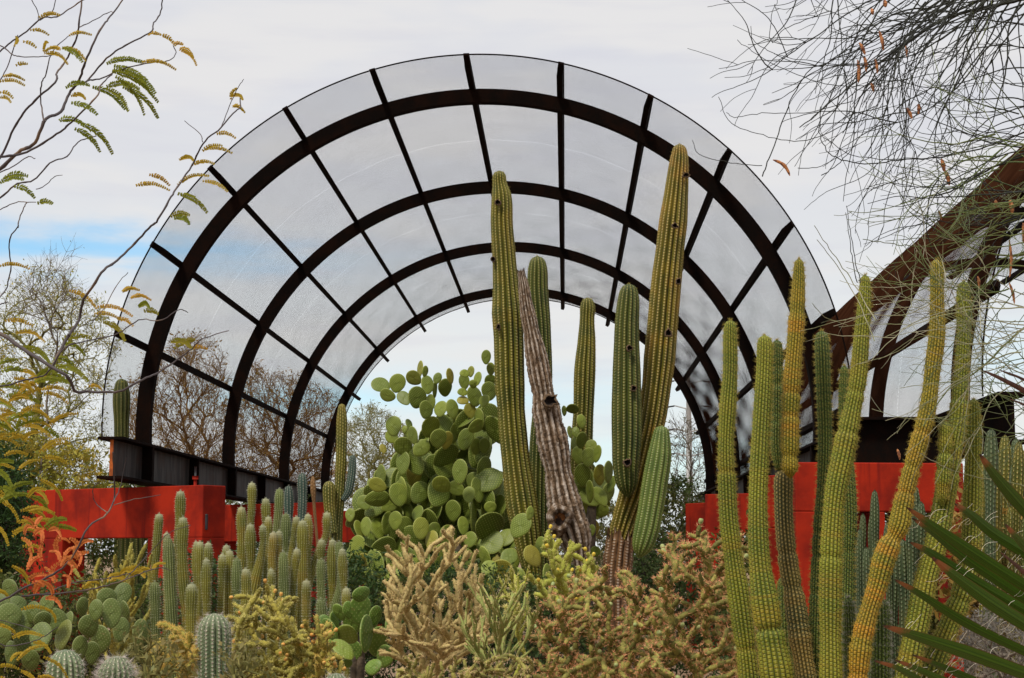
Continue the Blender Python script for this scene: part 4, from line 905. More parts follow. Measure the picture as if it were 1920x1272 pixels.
def barkmat(name, c1, c2):
    return mat(name, lambda n: (n.mix(n.sep(n.uvw)[2], c1, c2), None), .85, .1)
BK_BROWN = barkmat('brown mesquite twigs', (.12, .062, .025), (.22, .13, .05)); BK_GREEN = barkmat('palo verde twigs', (.13, .13, .04), (.20, .17, .06))
BK_GREY = barkmat('grey shrub twigs', (.12, .10, .08), (.20, .17, .13)); BK_DARK = barkmat('dark twigs', (.018, .015, .012), (.04, .03, .022))
LF_GOLD = leafmat('yellow olive small leaves', (.34, .31, .04), (.20, .21, .03), (.40, .28, .04)); LF_BROWN = leafmat('rust brown small leaves', (.26, .15, .03), (.18, .13, .03), (.34, .20, .04))
LF_GREEN = leafmat('mid green small leaves', (.075, .105, .02), (.04, .065, .015), (.12, .11, .02)); LF_PALE = leafmat('pale green small leaves', (.17, .18, .06), (.11, .12, .04), (.20, .15, .05))
LF_DARK = leafmat('deep green leaves', (.035, .075, .015), (.02, .045, .010), (.06, .08, .015)); LF_SAGE = leafmat('grey sage leaves', (.17, .16, .14), (.11, .10, .09), (.15, .10, .07))
def tree(name, label, cat, poly, d, dj, n, step, base, r0, bark, leaf, nleaf, lsize, seed, up=.3, fork=None, group=None, twig=True, trunkh=None):
    b = W(base[0], base[1], d); root = thing(name, label, cat, (b[0], b[1], 0), group)
    zt = max(.25, W(base[0], base[1], d)[2]); kk = max(2, int(zt / step)); g = np.random.default_rng(seed)
    rs = [(b[0] + .1 * math.sin(i * .8) * step * 2, b[1], -.1 + (zt + .1) * i / kk) for i in range(kk + 1)]
    X, par, wgt = grow(rs, poly, d, dj, n, step, seed, up, maxchild=3, snap=.35)
    k = np.arange(1, len(X)); rr = r0 * np.minimum(1, (wgt / wgt[0])) ** .48; rr = np.maximum(rr, mpp(d) * .42)
    big = k[rr[k] > r0 * .33]; small = k[rr[k] <= r0 * .33]
    m = MB()
    if len(big): edges_mesh(m, X[par[big]], X[big], rr[par[big]], rr[big]); m.obj('trunk', bark, root)
    m = MB(); edges_mesh(m, X[par[small]], X[small], np.minimum(rr[par[small]], r0 * .4), rr[small])
    if twig:    # fine curved twiglets at the ends
        t = k[wgt[k] <= 3]; D = norm(X[t] - X[par[t]]); P0 = np.repeat(X[t], 3, 0); D0 = norm(np.repeat(D, 3, 0) + .55 * g.normal(size=(len(t) * 3, 3)) + [0, 0, .15]); r = np.full(len(P0), mpp(d) * .36)
        for s in range(3):
            P1 = P0 + D0 * step * g.uniform(.35, .7, (len(P0), 1)); edges_mesh(m, P0, P1, r, r * .8); r = r * .8; P0 = P1; D0 = norm(D0 + .3 * g.normal(size=D0.shape))
            X = np.vstack([X, P1])
    cr = m.obj('crown', bark, root)
    if nleaf:
        c = X[g.integers(3, len(X), nleaf)] + g.normal(size=(nleaf, 3)) * step * .3
        m = MB(); leaves(m, c, lsize, g); m.obj('leaves', leaf, cr, kind='stuff')
    return root
tree('palo_verde_tree', 'wispy yellow-green palo verde tree outside the vault at the left edge', 'tree', [(-80, 620), (0, 560), (60, 510), (130, 520), (190, 580), (225, 640), (205, 760), (190, 900), (120, 1010), (-80, 1010)], 27, 2.0, 2600, .125, (60, 1010), .09, BK_GREEN, LF_GOLD, 9000, .03, 21, up=.35)
tree('bare_shrub', 'tall bare twigs fanning up against the blue streak at left', 'shrub', [(40, 640), (50, 520), (90, 490), (140, 480), (145, 560), (110, 660)], 25, .8, 170, .20, (85, 760), .02, BK_GREY, LF_GOLD, 60, .03, 22, up=.7, twig=True)
tree('mesquite_tree', 'bare brown mesquite with reddish twigs behind the screen, left of the vault', 'tree', [(225, 960), (232, 760), (270, 690), (330, 640), (390, 640), (430, 700), (450, 960)], 50, 3.0, 2600, .21, (385, 960), .12, BK_BROWN, LF_BROWN, 4000, .055, 23, up=.85)
tree('mesquite_tree', 'second brown mesquite behind the screen, its top reaching the last ribs', 'tree', [(430, 960), (440, 740), (470, 690), (530, 720), (590, 730), (645, 770), (650, 960)], 53, 3.0, 2600, .21, (540, 960), .12, BK_BROWN, LF_BROWN, 4000, .055, 24, up=.85)
tree('palo_verde_tree', 'pale palo verde tree seen through the vault opening left of the prickly pear', 'tree', [(640, 960), (650, 800), (690, 765), (735, 780), (790, 850), (800, 960)], 56, 2.5, 1900, .18, (705, 990), .10, BK_GREEN, LF_PALE, 3000, .05, 25, up=.4)
tree('bare_shrub', 'thin bare branches crossing in front of the far power pole', 'shrub', [(1225, 960), (1235, 850), (1260, 790), (1320, 800), (1330, 900), (1330, 960)], 44, 2, 380, .22, (1275, 990), .05, BK_GREY, LF_PALE, 500, .05, 26, up=.5)
def bush(label, poly, d, dj, n, base, leaf, bark, nleaf, ls, seed, group=None, step=.14):
    return tree('shrub', label, 'shrub', poly, d, dj, n, step, base, .03, bark, leaf, nleaf, ls, seed, up=.2, twig=True, group=group)
bush('olive shrub below the far end of the vault, right of the branching cactus', [(1210, 1120), (1215, 960), (1250, 900), (1290, 910), (1335, 950), (1335, 1120)], 34, 1.5, 500, (1270, 1120), LF_GREEN, BK_GREY, 9000, .055, 31)
bush('dry tan shrub between the dead trunk and the branching cactus base', [(1010, 1150), (1020, 1000), (1060, 980), (1120, 940), (1160, 960), (1215, 980), (1230, 1150)], 30, 1.2, 500, (1150, 1150), LF_PALE, BK_GREY, 9000, .045, 32)
bush('dark shrub behind the rusty chollas, right of the branching cactus base', [(1150, 1200), (1160, 1050), (1230, 1020), (1300, 1060), (1330, 1100), (1330, 1250), (1150, 1250)], 21, 1.0, 500, (1240, 1200), LF_DARK, BK_DARK, 10000, .035, 33)
bush('green-brown shrub behind the second red frame under the beam', [(380, 1120), (380, 960), (440, 925), (520, 935), (600, 930), (660, 950), (660, 1120)], 38, 1.5, 700, (520, 1120), LF_GREEN, BK_BROWN, 12000, .06, 34)
bush('olive shrub seen under the lintel of the far left frame', [(130, 1150), (135, 930), (200, 905), (300, 900), (385, 930), (385, 1150)], 31, 1.2, 700, (250, 1150), LF_GREEN, BK_BROWN, 12000, .055, 35)
bush('olive and gold shrub rising above the left end of the red frame', [(-60, 1080), (-60, 850), (0, 800), (60, 820), (120, 850), (200, 870), (215, 930), (120, 1000), (60, 1080)], 25.5, 1.2, 800, (60, 1080), LF_GOLD, BK_GREEN, 12000, .045, 36)
bush('dense dark green shrub in front of the left end of the red frame', [(-60, 1120), (-60, 840), (0, 850), (40, 890), (50, 940), (40, 1000), (30, 1120)], 14, .6, 500, (10, 1150), LF_DARK, BK_DARK, 14000, .026, 37, step=.10)
bush('dark leafy shrub low behind the silver torch clumps', [(270, 1300), (280, 1090), (380, 1060), (500, 1080), (640, 1060), (700, 1100), (700, 1300)], 15.5, .8, 700, (480, 1300), LF_DARK, BK_DARK, 16000, .030, 38)
bush('dark leafy shrub low behind the tan cholla', [(690, 1300), (700, 1130), (800, 1090), (930, 1100), (1010, 1120), (1080, 1100), (1140, 1300)], 15.2, .7, 700, (900, 1300), LF_DARK, BK_DARK, 16000, .028, 39)
bush('shadowy shrub low behind the pads at the bottom left', [(-60, 1330), (-60, 1120), (40, 1130), (160, 1140), (290, 1120), (300, 1330)], 12.5, .6, 700, (120, 1300), LF_GREEN, BK_DARK, 16000, .026, 40)
bush('dark shrub low between the tall torch cacti', [(1390, 1330), (1400, 1200), (1500, 1190), (1600, 1200), (1720, 1220), (1720, 1330)], 13.5, .6, 600, (1550, 1300), LF_DARK, BK_DARK, 14000, .026, 41)
bush('dark green thicket behind the right-hand red walls', [(1335, 1230), (1345, 985), (1500, 960), (1700, 965), (1830, 970), (1960, 930), (1960, 1230)], 25, 1.2, 1100, (1640, 1230), LF_GREEN, BK_DARK, 42000, .055, 46)
bush('grey purple dry shrub at the right edge behind the yucca leaves', [(1820, 1330), (1815, 1190), (1850, 1170), (1950, 1180), (1950, 1330)], 9.5, .5, 400, (1880, 1330), LF_SAGE, BK_GREY, 3000, .016, 42, step=.07)
bush('brown and yellow dead stalks behind the rightmost torch cactus', [(1810, 1200), (1830, 1010), (1860, 960), (1900, 1000), (1950, 1000), (1950, 1200)], 12.5, .5, 420, (1880, 1250), LF_BROWN, BK_BROWN, 5000, .05, 43)
bush('low yellow-green herb with narrow leaves between the two left barrel cacti', [(225, 1320), (240, 1230), (260, 1190), (300, 1215), (330, 1250), (330, 1320)], 7.6, .2, 160, (275, 1300), LF_PALE, BK_GREEN, 350, .022, 44, step=.06)
bush('leafy green weed in front of the fresh green prickly pear', [(430, 1320), (425, 1240), (450, 1215), (470, 1250), (470, 1320)], 7.4, .15, 80, (445, 1300), LF_PALE, BK_GREEN, 250, .022, 45, step=.06)

# ============================================================ FOREGROUND LEAFY BRANCHES AT LEFT
FD = 3.0
BK_FORE = simple('smooth grey violet bark', (.060, .048, .050), (.20, .13, .08), 10, .7, None, lo=.5, hi=.75)
def q1(L): return [(x / 3, y / 3) for x, y in L]
def q4(L): return [(x / 3, 424 + y / 3) for x, y in L]
def qb(L): return [(x / 3, 848 + y / 3) for x, y in L]
FT = thing('leafy_branch_tree', 'near tree leaning in from the left edge with feathery yellow-green leaves', 'tree', (*W(-260, 1039, 3.0)[:2], 0))
tk = MB(); P = spline([[*W(-300, 1039, 3.0)[:2], -.05, .05], [*W(-270, 1300, 3.0), .045], [*W(-240, 900, 3.0), .035], [*W(-180, 500, 3.0), .028], [*W(-140, 250, 3.0), .02]], .05); tube(tk, P[:, :3], P[:, 3], 10); tk.obj('trunk', BK_FORE, FT)
br = [(q1([(-540, 1100), (0, 950), (100, 860), (210, 780), (245, 690), (340, 630), (400, 510), (440, 465), (480, 350), (560, 175), (620, 95), (690, 0), (740, -60)]), 14, 3, 3.0),
 (q1([(440, 470), (490, 455), (600, 330), (730, 245), (840, 185), (865, 130), (905, 65), (915, -20)]), 6, 3, 3.0), (q1([(490, 455), (575, 440), (640, 410), (760, 370), (850, 355), (950, 340), (990, 298), (975, 255)]), 5, 2, 2.95),
 (q1([(-500, 1120), (0, 890), (90, 700), (220, 545), (310, 465), (320, 410), (370, 340), (420, 240), (440, 160), (465, -30)]), 8, 4, 3.1), (q1([(0, 885), (150, 855), (320, 755), (420, 670), (540, 550), (570, 475), (630, 420)]), 8, 3, 2.9),
 (q1([(-480, 600), (0, 290), (60, 240), (180, 150), (215, 115), (320, 95), (400, 45), (500, -20)]), 6, 3, 3.2), (q1([(245, 690), (230, 540), (232, 480), (265, 400), (280, 330), (350, 235), (390, 200)]), 5, 2, 3.0),
 (q1([(-500, 1300), (0, 1115), (80, 1045), (205, 1000), (280, 920), (375, 880), (440, 800), (540, 765)]), 7, 2.5, 3.1), (q1([(-480, 150), (0, 255), (60, 300), (140, 320), (240, 320), (300, 310)]), 5, 2, 3.1),
 (q1([(-10, 480), (50, 350), (85, 240), (100, 200)]), 4, 2, 3.2), (q1([(-480, 1300), (0, 1180), (70, 1145), (200, 1140)]), 4, 2, 3.1), (q1([(215, 115), (210, 60), (180, 0)]), 3, 2, 3.2), (q1([(225, 115), (300, 50), (315, -20)]), 4, 2, 3.2),
 (q1([(0, 970), (80, 935), (140, 890), (200, 893)]), 4, 2, 3.0), (q1([(205, 1065), (260, 1040), (300, 1000), (350, 985)]), 3, 1.5, 3.1), (q1([(440, 155), (520, 120), (600, 75), (640, 70)]), 3.5, 1.5, 3.1),
 (q1([(100, 1280), (115, 1215), (135, 1170), (150, 1140)]), 4, 2, 3.1),
 (q4([(-500, 560), (0, 605), (110, 680), (270, 780), (370, 840), (430, 935), (480, 930), (600, 935), (720, 910), (800, 865), (890, 825), (1000, 750), (1080, 690), (1150, 630), (1290, 590)]), 14, 2, 2.7),
 (q4([(385, 615), (450, 510), (465, 430), (520, 345), (570, 265), (640, 210), (740, 115), (850, 0)]) + q1([(890, 1235), (950, 1130), (1000, 1050), (1080, 930), (1140, 810), (1245, 715), (1310, 640), (1355, 590), (1350, 555)]), 9, 3, 2.8),
 (q4([(290, 800), (385, 615)]), 8, 8, 2.78), (q1([(1245, 715), (1290, 600), (1330, 510), (1372, 445)]), 3, 1.5, 2.8), (q1([(1140, 800), (1115, 740), (1035, 680)]), 3, 1.5, 2.8),
 (q4([(-480, 780), (0, 900), (150, 865), (290, 800), (350, 700), (520, 640), (640, 615), (780, 530), (940, 515), (990, 480), (1055, 485)]), 6, 2, 2.75), (q4([(520, 540), (600, 440), (660, 330), (720, 265)]), 3, 1.5, 2.7),
 (q4([(0, 400), (40, 340), (60, 250), (65, 50), (105, 0)]), 4, 3, 3.1), (q4([(-20, 445), (20, 435), (42, 428)]), 4, 3, 2.9),
 (qb([(-500, 1000), (0, 840), (130, 770), (400, 600), (500, 420), (600, 350), (640, 270), (640, 120), (635, 0)]), 8, 3, 2.6), (qb([(640, 300), (760, 265), (900, 240)]), 3, 1.5, 2.6), (qb([(600, 340), (530, 270), (520, 220), (560, 170)]), 3, 1.5, 2.6), (qb([(640, 280), (680, 180), (710, 30)]), 3, 1.5, 2.6),
 (qb([(120, 810), (400, 790), (540, 765), (700, 720), (880, 655), (960, 665)]), 6, 2, 2.55), (qb([(250, 800), (400, 740), (600, 710), (740, 680)]), 4, 2, 2.6), (qb([(700, 720), (850, 560), (930, 470), (1070, 410)]), 3, 1.5, 2.6), (qb([(-100, 1000), (30, 1090), (170, 1070), (330, 985)]), 4, 2, 2.6), (qb([(-200, 900), (60, 960), (200, 1000)]), 3, 1.5, 2.6)]
for pts, w0, w1, d in br:
    P = spline([[*W(x, y, d + .05 * math.sin(i * 1.3)), 0] for i, (x, y) in enumerate(pts)], .012)[:, :3]
    P = P + norm(rng.normal(size=P.shape)) * .0008; n_ = len(P); m = MB()
    tube(m, P, np.linspace(w0 * .62, w1 * .8, n_) * .5 * d / F * (1 + .18 * (np.sin(np.arange(n_) * .9) > .93)), 7); m.obj('branch', BK_FORE, FT)
PL_G = leafmat('feathery green leaflets', (.26, .28, .02), (.10, .14, .012), (.32, .22, .02), .5); PL_O = leafmat('feathery golden leaflets', (.50, .32, .025), (.30, .25, .02), (.56, .26, .03), .5)
PL_R = leafmat('salmon red dry leaflets', (.60, .20, .05), (.55, .27, .06), (.58, .15, .04), .4)
def pinna(mb, a, b, d, seed, ln=None, sag=.12):
    """feather leaf: midrib with paired narrow leaflets"""
    g = np.random.default_rng(seed); A = W(*a, d); B = W(*b, d + g.uniform(-.05, .05)); L = np.linalg.norm(B - A)
    n = max(6, int(L / .0036)); t = np.linspace(0, 1, n)[:, None]; ax = norm(B - A)
    side = norm(np.cross(ax, (0, 1, 0))); side = side * (1 if side[2] > 0 else -1)
    P = A + (B - A) * t + side * (np.sin(t * np.pi) * L * sag)
    tube(mb, P, .0006, 3, a=.5); T = norm(np.gradient(P, axis=0))
    ll = (.0105 if ln is None else ln) * (1 - .55 * t[:, 0] ** 2) * (.5 + .5 * np.minimum(1, t[:, 0] * 6)); roll = g.uniform(-.6, .6)
    for s in (-1, 1):
        sd = norm(np.cross(T, (math.sin(roll), 1, math.cos(roll) * .3))) * s
        D = norm(sd + T * 1.15 + [0, g.uniform(-.5, .5), 0] + .12 * g.normal(size=P.shape)); wv = norm(np.cross(D, [0, 1, 0])) * .0022
        l = (ll * g.uniform(.8, 1.1, n))[:, None]
        V = np.stack([P, P + D * l * .45 + wv, P + D * l, P + D * l * .45 - wv], 1); z = np.repeat(g.random(n) * .5 + .5 * t[:, 0], 4); a_ = np.zeros((n * 4, 3)); a_[:, 2] = z
        mb.add(V.reshape(-1, 3), q=np.arange(n * 4).reshape(-1, 4), a=a_)
PG = [q1(x) for x in ([(630, 400), (885, 570)], [(640, 370), (870, 520)], [(650, 430), (810, 640)], [(600, 500), (720, 620)], [(520, 490), (700, 610)], [(690, 490), (885, 660)], [(600, 490), (780, 500)], [(370, 495), (500, 480)], [(335, 680), (470, 700)], [(440, 690), (630, 860)], [(420, 725), (560, 850)], [(400, 580), (540, 640)], [(600, 360), (800, 350)], [(640, 390), (860, 540)], [(30, 1000), (150, 990)], [(0, 1030), (130, 1010)], [(80, 1050), (190, 1110)], [(210, 1145), (290, 1145)], [(1000, 1090), (1160, 1190)], [(960, 1220), (1060, 1210)], [(980, 1230), (1060, 1260)], [(350, 270), (460, 345)])] + \
     [q4(x) for x in ([(350, 640), (510, 630)], [(350, 660), (470, 720)], [(110, 690), (280, 770)], [(300, 790), (490, 870)], [(300, 750), (410, 780)], [(960, 650), (1080, 690)], [(980, 690), (1090, 640)], [(780, 455), (840, 460)], [(810, 480), (885, 490)], [(580, 540), (700, 640)], [(10, 820), (120, 810)])]
PO = [q1(x) for x in ([(835, 200), (900, 195)], [(900, 195), (985, 255)], [(975, 250), (1025, 250)], [(1010, 280), (1105, 365)], [(1015, 275), (1085, 320)], [(800, 350), (985, 390)], [(250, 300), (380, 360)], [(350, 270), (480, 340)], [(340, 280), (250, 290)], [(390, 200), (510, 195)], [(170, 170), (270, 195)], [(130, 235), (200, 265)], [(20, 430), (135, 450)], [(0, 460), (135, 480)], [(0, 520), (70, 550)], [(0, 550), (60, 575)], [(1220, 755), (1320, 775)], [(1140, 850), (1245, 820)], [(1150, 840), (1300, 860)], [(1080, 930), (1200, 920)], [(1000, 1040), (1170, 990)], [(1140, 1020), (1275, 1075)], [(840, 985), (950, 1040)], [(765, 1045), (950, 1070)], [(1010, 900), (1090, 905)], [(1300, 560), (1330, 500)], [(1310, 600), (1375, 630)], [(1300, 540), (1365, 560)], [(90, 370), (150, 360)], [(245, 290), (270, 240)], [(220, 100), (330, 85)], [(400, 540), (480, 555)], [(80, 260), (90, 210)])] + \
     [q4(x) for x in ([(390, 365), (540, 460)], [(550, 455), (740, 505)], [(530, 495), (680, 530)], [(735, 405), (845, 415)], [(0, 225), (160, 240)], [(30, 535), (180, 560)], [(90, 600), (250, 650)], [(1070, 690), (1160, 690)], [(690, 370), (780, 360)], [(500, 900), (570, 920)], [(660, 520), (745, 560)])]
g_ = random.Random(9)
for _ in range(96):
    x = g_.uniform(-40, 95); y = g_.uniform(700, 1272) if _ % 2 else g_.uniform(690, 1000); a = g_.uniform(-.5, .9); l = g_.uniform(30, 62); (PO if _ % 4 else PG).append([(x, y), (x + l * math.cos(a), y + l * math.sin(a))])
PR = []
for _ in range(34):
    x = g_.uniform(45, 150); y = g_.uniform(985, 1130) if x < 110 else g_.uniform(1010, 1110); a = g_.uniform(-2.4, .6); l = g_.uniform(18, 34); PR.append([(x, y), (x + l * math.cos(a), y + l * math.sin(a))])
for k in range(14):
    x = g_.uniform(150, 290); y = 1108 - (x - 130) * .25 + g_.uniform(-8, 4); a = g_.uniform(-.9, .3); PO.append([(x, y), (x + 24 * math.cos(a), y + 24 * math.sin(a))])
for L_, mt_, d_, ll in ((PG, PL_G, 2.9, .0100), (PO, PL_O, 2.9, .0068), (PR, PL_R, 2.6, .0070)):
    m = MB()
    for i, (a, b_) in enumerate(L_): pinna(m, a, b_, d_ + .06 * math.sin(i * 2.1), i + 5, ll)
    m.obj('leaves', mt_, FT, kind='stuff')

# ============================================================ FOREGROUND PALO VERDE TWIGS AT RIGHT
TW_D = simple('dark grey green twig bark', (.008, .009, .006), (.018, .020, .012), 8, .6, None); TW_G = simple('green twig bark', (.075, .105, .025), (.13, .15, .05), 8, .6, None); TW_P = simple('pale dry twig bark', (.20, .21, .10), (.34, .32, .22), 8, .6, None)
PV = thing('palo_verde_tree', 'near palo verde hanging thin leafless twigs and brown pods over the top right', 'tree', (*W(2350, 1039, 4.6)[:2], 0))
m = MB(); P = spline([[*W(2350, 1039, 4.6)[:2], -.05, .09], [*W(2340, 1400, 4.6), .085], [*W(2300, 900, 4.6), .07], [*W(2200, 500, 4.6), .055], [*W(2120, 100, 4.6), .04], [*W(2050, -150, 4.6), .025]], .06); tube(m, P[:, :3], P[:, 3], 10); m.obj('trunk', TW_G, PV)
def twig(mb, x, y, ang, ln, w0, d, g, bend=0., sides=3, wig=.10, w1=.55, drop=0.):
    """shoot drawn from x,y: angle in degrees (0 right, 90 down), bend degrees over its length"""
    st = 9.0; n = max(4, int(ln / st)); a = math.radians(ang); P = [(x, y)]; dy = g.uniform(-.35, .35)
    ws = g.gauss(0, wig)
    for i in range(n):
        a += math.radians(bend) / n + g.gauss(0, wig); a += (math.pi / 2 - ((a) % (2 * math.pi))) * drop / n if drop else 0
        P.append((P[-1][0] + st * math.cos(a), P[-1][1] + st * math.sin(a)))
    pts = np.array([W(px, py, d + dy * i / n) for i, (px, py) in enumerate(P)])
    tube(mb, pts, np.linspace(w0, w1 if w0 > w1 else w0 * .6, n + 1) * d / F, 4 if w0 > 1.3 else 3)
    for k in range(sides):
        i = g.randint(int(n * .2), n - 1); s = g.choice((-1, 1)); aa = math.degrees(math.atan2(P[i + 1][1] - P[i][1], P[i + 1][0] - P[i][0])) + s * g.uniform(18, 50)
        twig(mb, *P[i], aa, ln * g.uniform(.2, .5), w0 * .62, d + dy * i / n, g, bend=-s * g.uniform(0, 40), sides=max(0, sides - 2) if ln > 160 else 0, wig=wig, w1=w1)
    return P
g = random.Random(12)
def spray(n, fx, fy, fa, fl, fw, mat_, d, bend, sides=3, wig=.09, nm='twigs'):
    mb = MB()
    for _ in range(n): twig(mb, fx(), fy(), fa(), fl(), fw(), d + g.uniform(-.4, .5), g, bend=g.uniform(*bend), sides=sides, wig=wig)
    return mb.obj(nm, mat_, PV)
U_ = g.uniform
spray(28, lambda: U_(1690, 1990), lambda: U_(-70, 5), lambda: U_(126, 152), lambda: U_(240, 430), lambda: U_(1.3, 2.3), TW_D, 4.6, (-25, 30))
spray(20, lambda: U_(1760, 1990), lambda: U_(-70, -10), lambda: U_(146, 166), lambda: U_(300, 520), lambda: U_(1.4, 2.4), TW_D, 4.7, (-30, 10))
spray(10, lambda: U_(1480, 1640), lambda: U_(-60, -10), lambda: U_(60, 130), lambda: U_(90, 220), lambda: U_(1.0, 1.5), TW_D, 4.8, (-40, 60), sides=2)
spray(30, lambda: U_(1900, 1990), lambda: U_(20, 420), lambda: U_(145, 200), lambda: U_(130, 330), lambda: U_(1.0, 1.9), TW_D, 4.5, (-50, 50))
spray(46, lambda: U_(1860, 1990), lambda: U_(250, 560), lambda: U_(110, 215), lambda: U_(90, 300), lambda: U_(.9, 1.9), TW_G, 4.3, (-80, 80))
spray(22, lambda: U_(1900, 1980), lambda: U_(560, 760), lambda: U_(150, 205), lambda: U_(160, 380), lambda: U_(.8, 1.4), TW_P, 4.2, (-45, 45), sides=3)
spray(26, lambda: U_(1880, 1990), lambda: U_(620, 880), lambda: U_(130, 230), lambda: U_(60, 220), lambda: U_(.8, 1.3), TW_G, 4.2, (-80, 80), sides=3)
def bough(pts, w0, w1, mt_, d=4.6, part='branch'):
    P = spline([[*W(x, y, d + .08 * math.sin(i)), 0] for i, (x, y) in enumerate(pts)], .02)[:, :3]; P = P + rng.normal(size=P.shape) * .0012; m = MB(); tube(m, P, np.linspace(w0, w1, len(P)) * .5 * d / F, 5); m.obj(part, mt_, PV)
for pts, w0, w1, mt_ in (([(2100, -60), (1950, -10), (1760, 40), (1700, 80), (1560, 190), (1500, 240)], 9, 2, TW_D), ([(2100, -120), (1900, -30), (1780, 30), (1640, 140), (1580, 250)], 7, 2, TW_D), ([(1950, 280), (1850, 320), (1780, 360), (1720, 372), (1690, 382)], 5, 2, TW_D),
    ([(2150, 420), (1990, 560), (1900, 632), (1840, 690), (1770, 740), (1730, 800)], 7, 2, TW_G), ([(1985, 220), (1850, 275), (1780, 292), (1690, 300), (1610, 306), (1560, 292), (1540, 262), (1538, 200)], 3.5, 1.6, TW_D), ([(1985, 230), (1700, 299), (1590, 288), (1545, 258)], 2.2, 1.4, TW_D),
    ([(1640, 600), (1607, 541), (1567, 484), (1527, 424)], 2.4, 1.2, TW_P), ([(1640, 640), (1607, 560), (1570, 500), (1533, 450)], 2.2, 1.2, TW_P), ([(1614, 530), (1610, 517), (1598, 455), (1587, 385)], 2.2, 1.2, TW_D), ([(1606, 530), (1596, 470), (1586, 400)], 2.2, 1.2, TW_D),
    ([(1985, 380), (1880, 420), (1790, 455), (1705, 462), (1660, 455), (1618, 448)], 3, 1.4, TW_G), ([(1985, 420), (1840, 445), (1760, 480), (1690, 492), (1658, 498)], 2.6, 1.4, TW_G), ([(1855, 460), (1700, 590), (1625, 590), (1560, 602), (1522, 570)], 2.2, 1.2, TW_P),
    ([(1720, 470), (1715, 500), (1710, 540), (1706, 580), (1690, 606)], 2.2, 1.4, TW_P), ([(1985, 950), (1900, 905), (1860, 900), (1780, 880), (1720, 848)], 2.0, 1.2, TW_P), ([(1430, 330), (1445, 290), (1520, 130), (1560, 95), (1640, 40), (1700, 0)], 2.6, 1.6, TW_D), ([(1430, 312), (1370, 305), (1310, 290), (1298, 262)], 1.6, 1.2, TW_D),
    ([(1640, 200), (1500, 265), (1420, 250), (1365, 225), (1348, 182)], 2.0, 1.2, TW_D), ([(1600, 190), (1520, 210), (1430, 213), (1378, 220), (1362, 212)], 1.8, 1.2, TW_D), ([(1700, 150), (1560, 160), (1450, 120), (1408, 95), (1382, 75)], 1.8, 1.2, TW_D), ([(1620, 120), (1500, 120), (1440, 95), (1412, 75), (1407, 50)], 1.8, 1.2, TW_D),
    ([(1560, 20), (1530, 30), (1470, 55), (1452, 78), (1444, 70), (1447, 30), (1458, 0)], 1.8, 1.2, TW_D), ([(1540, 330), (1575, 305), (1620, 240), (1625, 190)], 2, 1.3, TW_D), ([(1495, 315), (1540, 312), (1575, 292), (1610, 270)], 1.6, 1.2, TW_D)): bough(pts, w0, w1, mt_)
def b_pod(n):
    f = n.noise(n.pos, 90, 3); return n.mix(n.ss(f, .4, .62), (.42, .17, .06), (.13, .045, .02)), f
PODM = mat('dry brown pod', b_pod, .6, .3, (.4, .004))
for x0, y0, x1, y1, w in ((1449, 300, 1481, 330, 5), (1608, 112, 1609, 155, 5), (1611, 80, 1622, 103, 5), (1648, 58, 1656, 95, 5), (1620, 105, 1624, 135, 5), (1640, 110, 1645, 138, 4), (1633, 155, 1638, 172, 5), (1698, 86, 1700, 106, 3.5), (1699, 202, 1710, 223, 5), (1722, 195, 1722, 214, 5),
                         (1765, 298, 1770, 322, 6), (1771, 318, 1780, 348, 6), (1760, 395, 1765, 412, 3.5), (1866, 375, 1868, 390, 5), (1893, 375, 1898, 400, 7), (1892, 450, 1893, 520, 4), (1892, 530, 1902, 570, 4), (1918, 418, 1919, 455, 6), (1658, 0, 1660, 14, 6), (1634, 16, 1636, 28, 5), (1682, 842, 1687, 862, 4), (1833, 518, 1836, 540, 4)):
    A_ = W(x0, y0, 4.5); B_ = W(x1, y1, 4.5); t = np.linspace(0, 1, 13); L = np.linalg.norm(B_ - A_); sd = norm(np.cross(B_ - A_, (0, 1, 0)))
    P = A_ + (B_ - A_) * t[:, None] + sd * (np.sin(t * np.pi) * L * (.16 if x0 == 1449 else .05))[:, None]
    m = MB(); tube(m, P, w * .75 * 4.5 / F * (np.sin(np.clip(t, .02, .98) * np.pi) ** .5) * (.8 + .25 * np.abs(np.sin(t * 9))), 8); m.obj('pod', PODM, PV)

# ============================================================ YUCCA AT BOTTOM RIGHT
def b_yuc(n):
    x, y, z = n.sep(n.uvw)[:3]
    st = n.noise(n.comb(n.m('MULTIPLY', x, 30), n.m('MULTIPLY', z, 2), 0.0), 1.0, 3)
    c = n.mix(n.ss(st, .35, .65), (.030, .080, .006), (.080, .155, .012))
    e = n.m('ABSOLUTE', n.m('SUBTRACT', x, .5)); c = n.mix(n.m('MULTIPLY', n.ss(e, .44, .49), .8), c, (.14, .06, .02))
    tz = n.m('ADD', z, n.m('MULTIPLY', n.m('SUBTRACT', n.noise(n.pos, 60, 3), .5), .05))
    c = n.mix(n.m('SUBTRACT', 1.0, n.ss(tz, .045, .08)), c, (.30, .11, .035)); return n.mix(n.m('SUBTRACT', 1.0, n.ss(tz, .005, .03)), c, (.05, .025, .018)), st
YUC = mat('yucca leaf', b_yuc, .55, .12, (.25, .002)); YDEAD = simple('dead maroon yucca leaf', (.12, .045, .03), (.06, .025, .02), 40, .6, None); FIL = simple('white leaf threads', (.55, .48, .36), (.65, .60, .5), 20, .7, None)
YB = W(2275, 1390, 3.9)
YT = thing('yucca', 'near yucca with long stiff green leaves, brown tips and curly white threads', 'plant', (YB[0], YB[1], 0))
m = MB(); tube(m, [(YB[0], YB[1], -.05), (YB[0], YB[1], .5), (YB[0], YB[1], YB[2])], [.07, .065, .05], 10); m.obj('trunk', WOODP, YT)
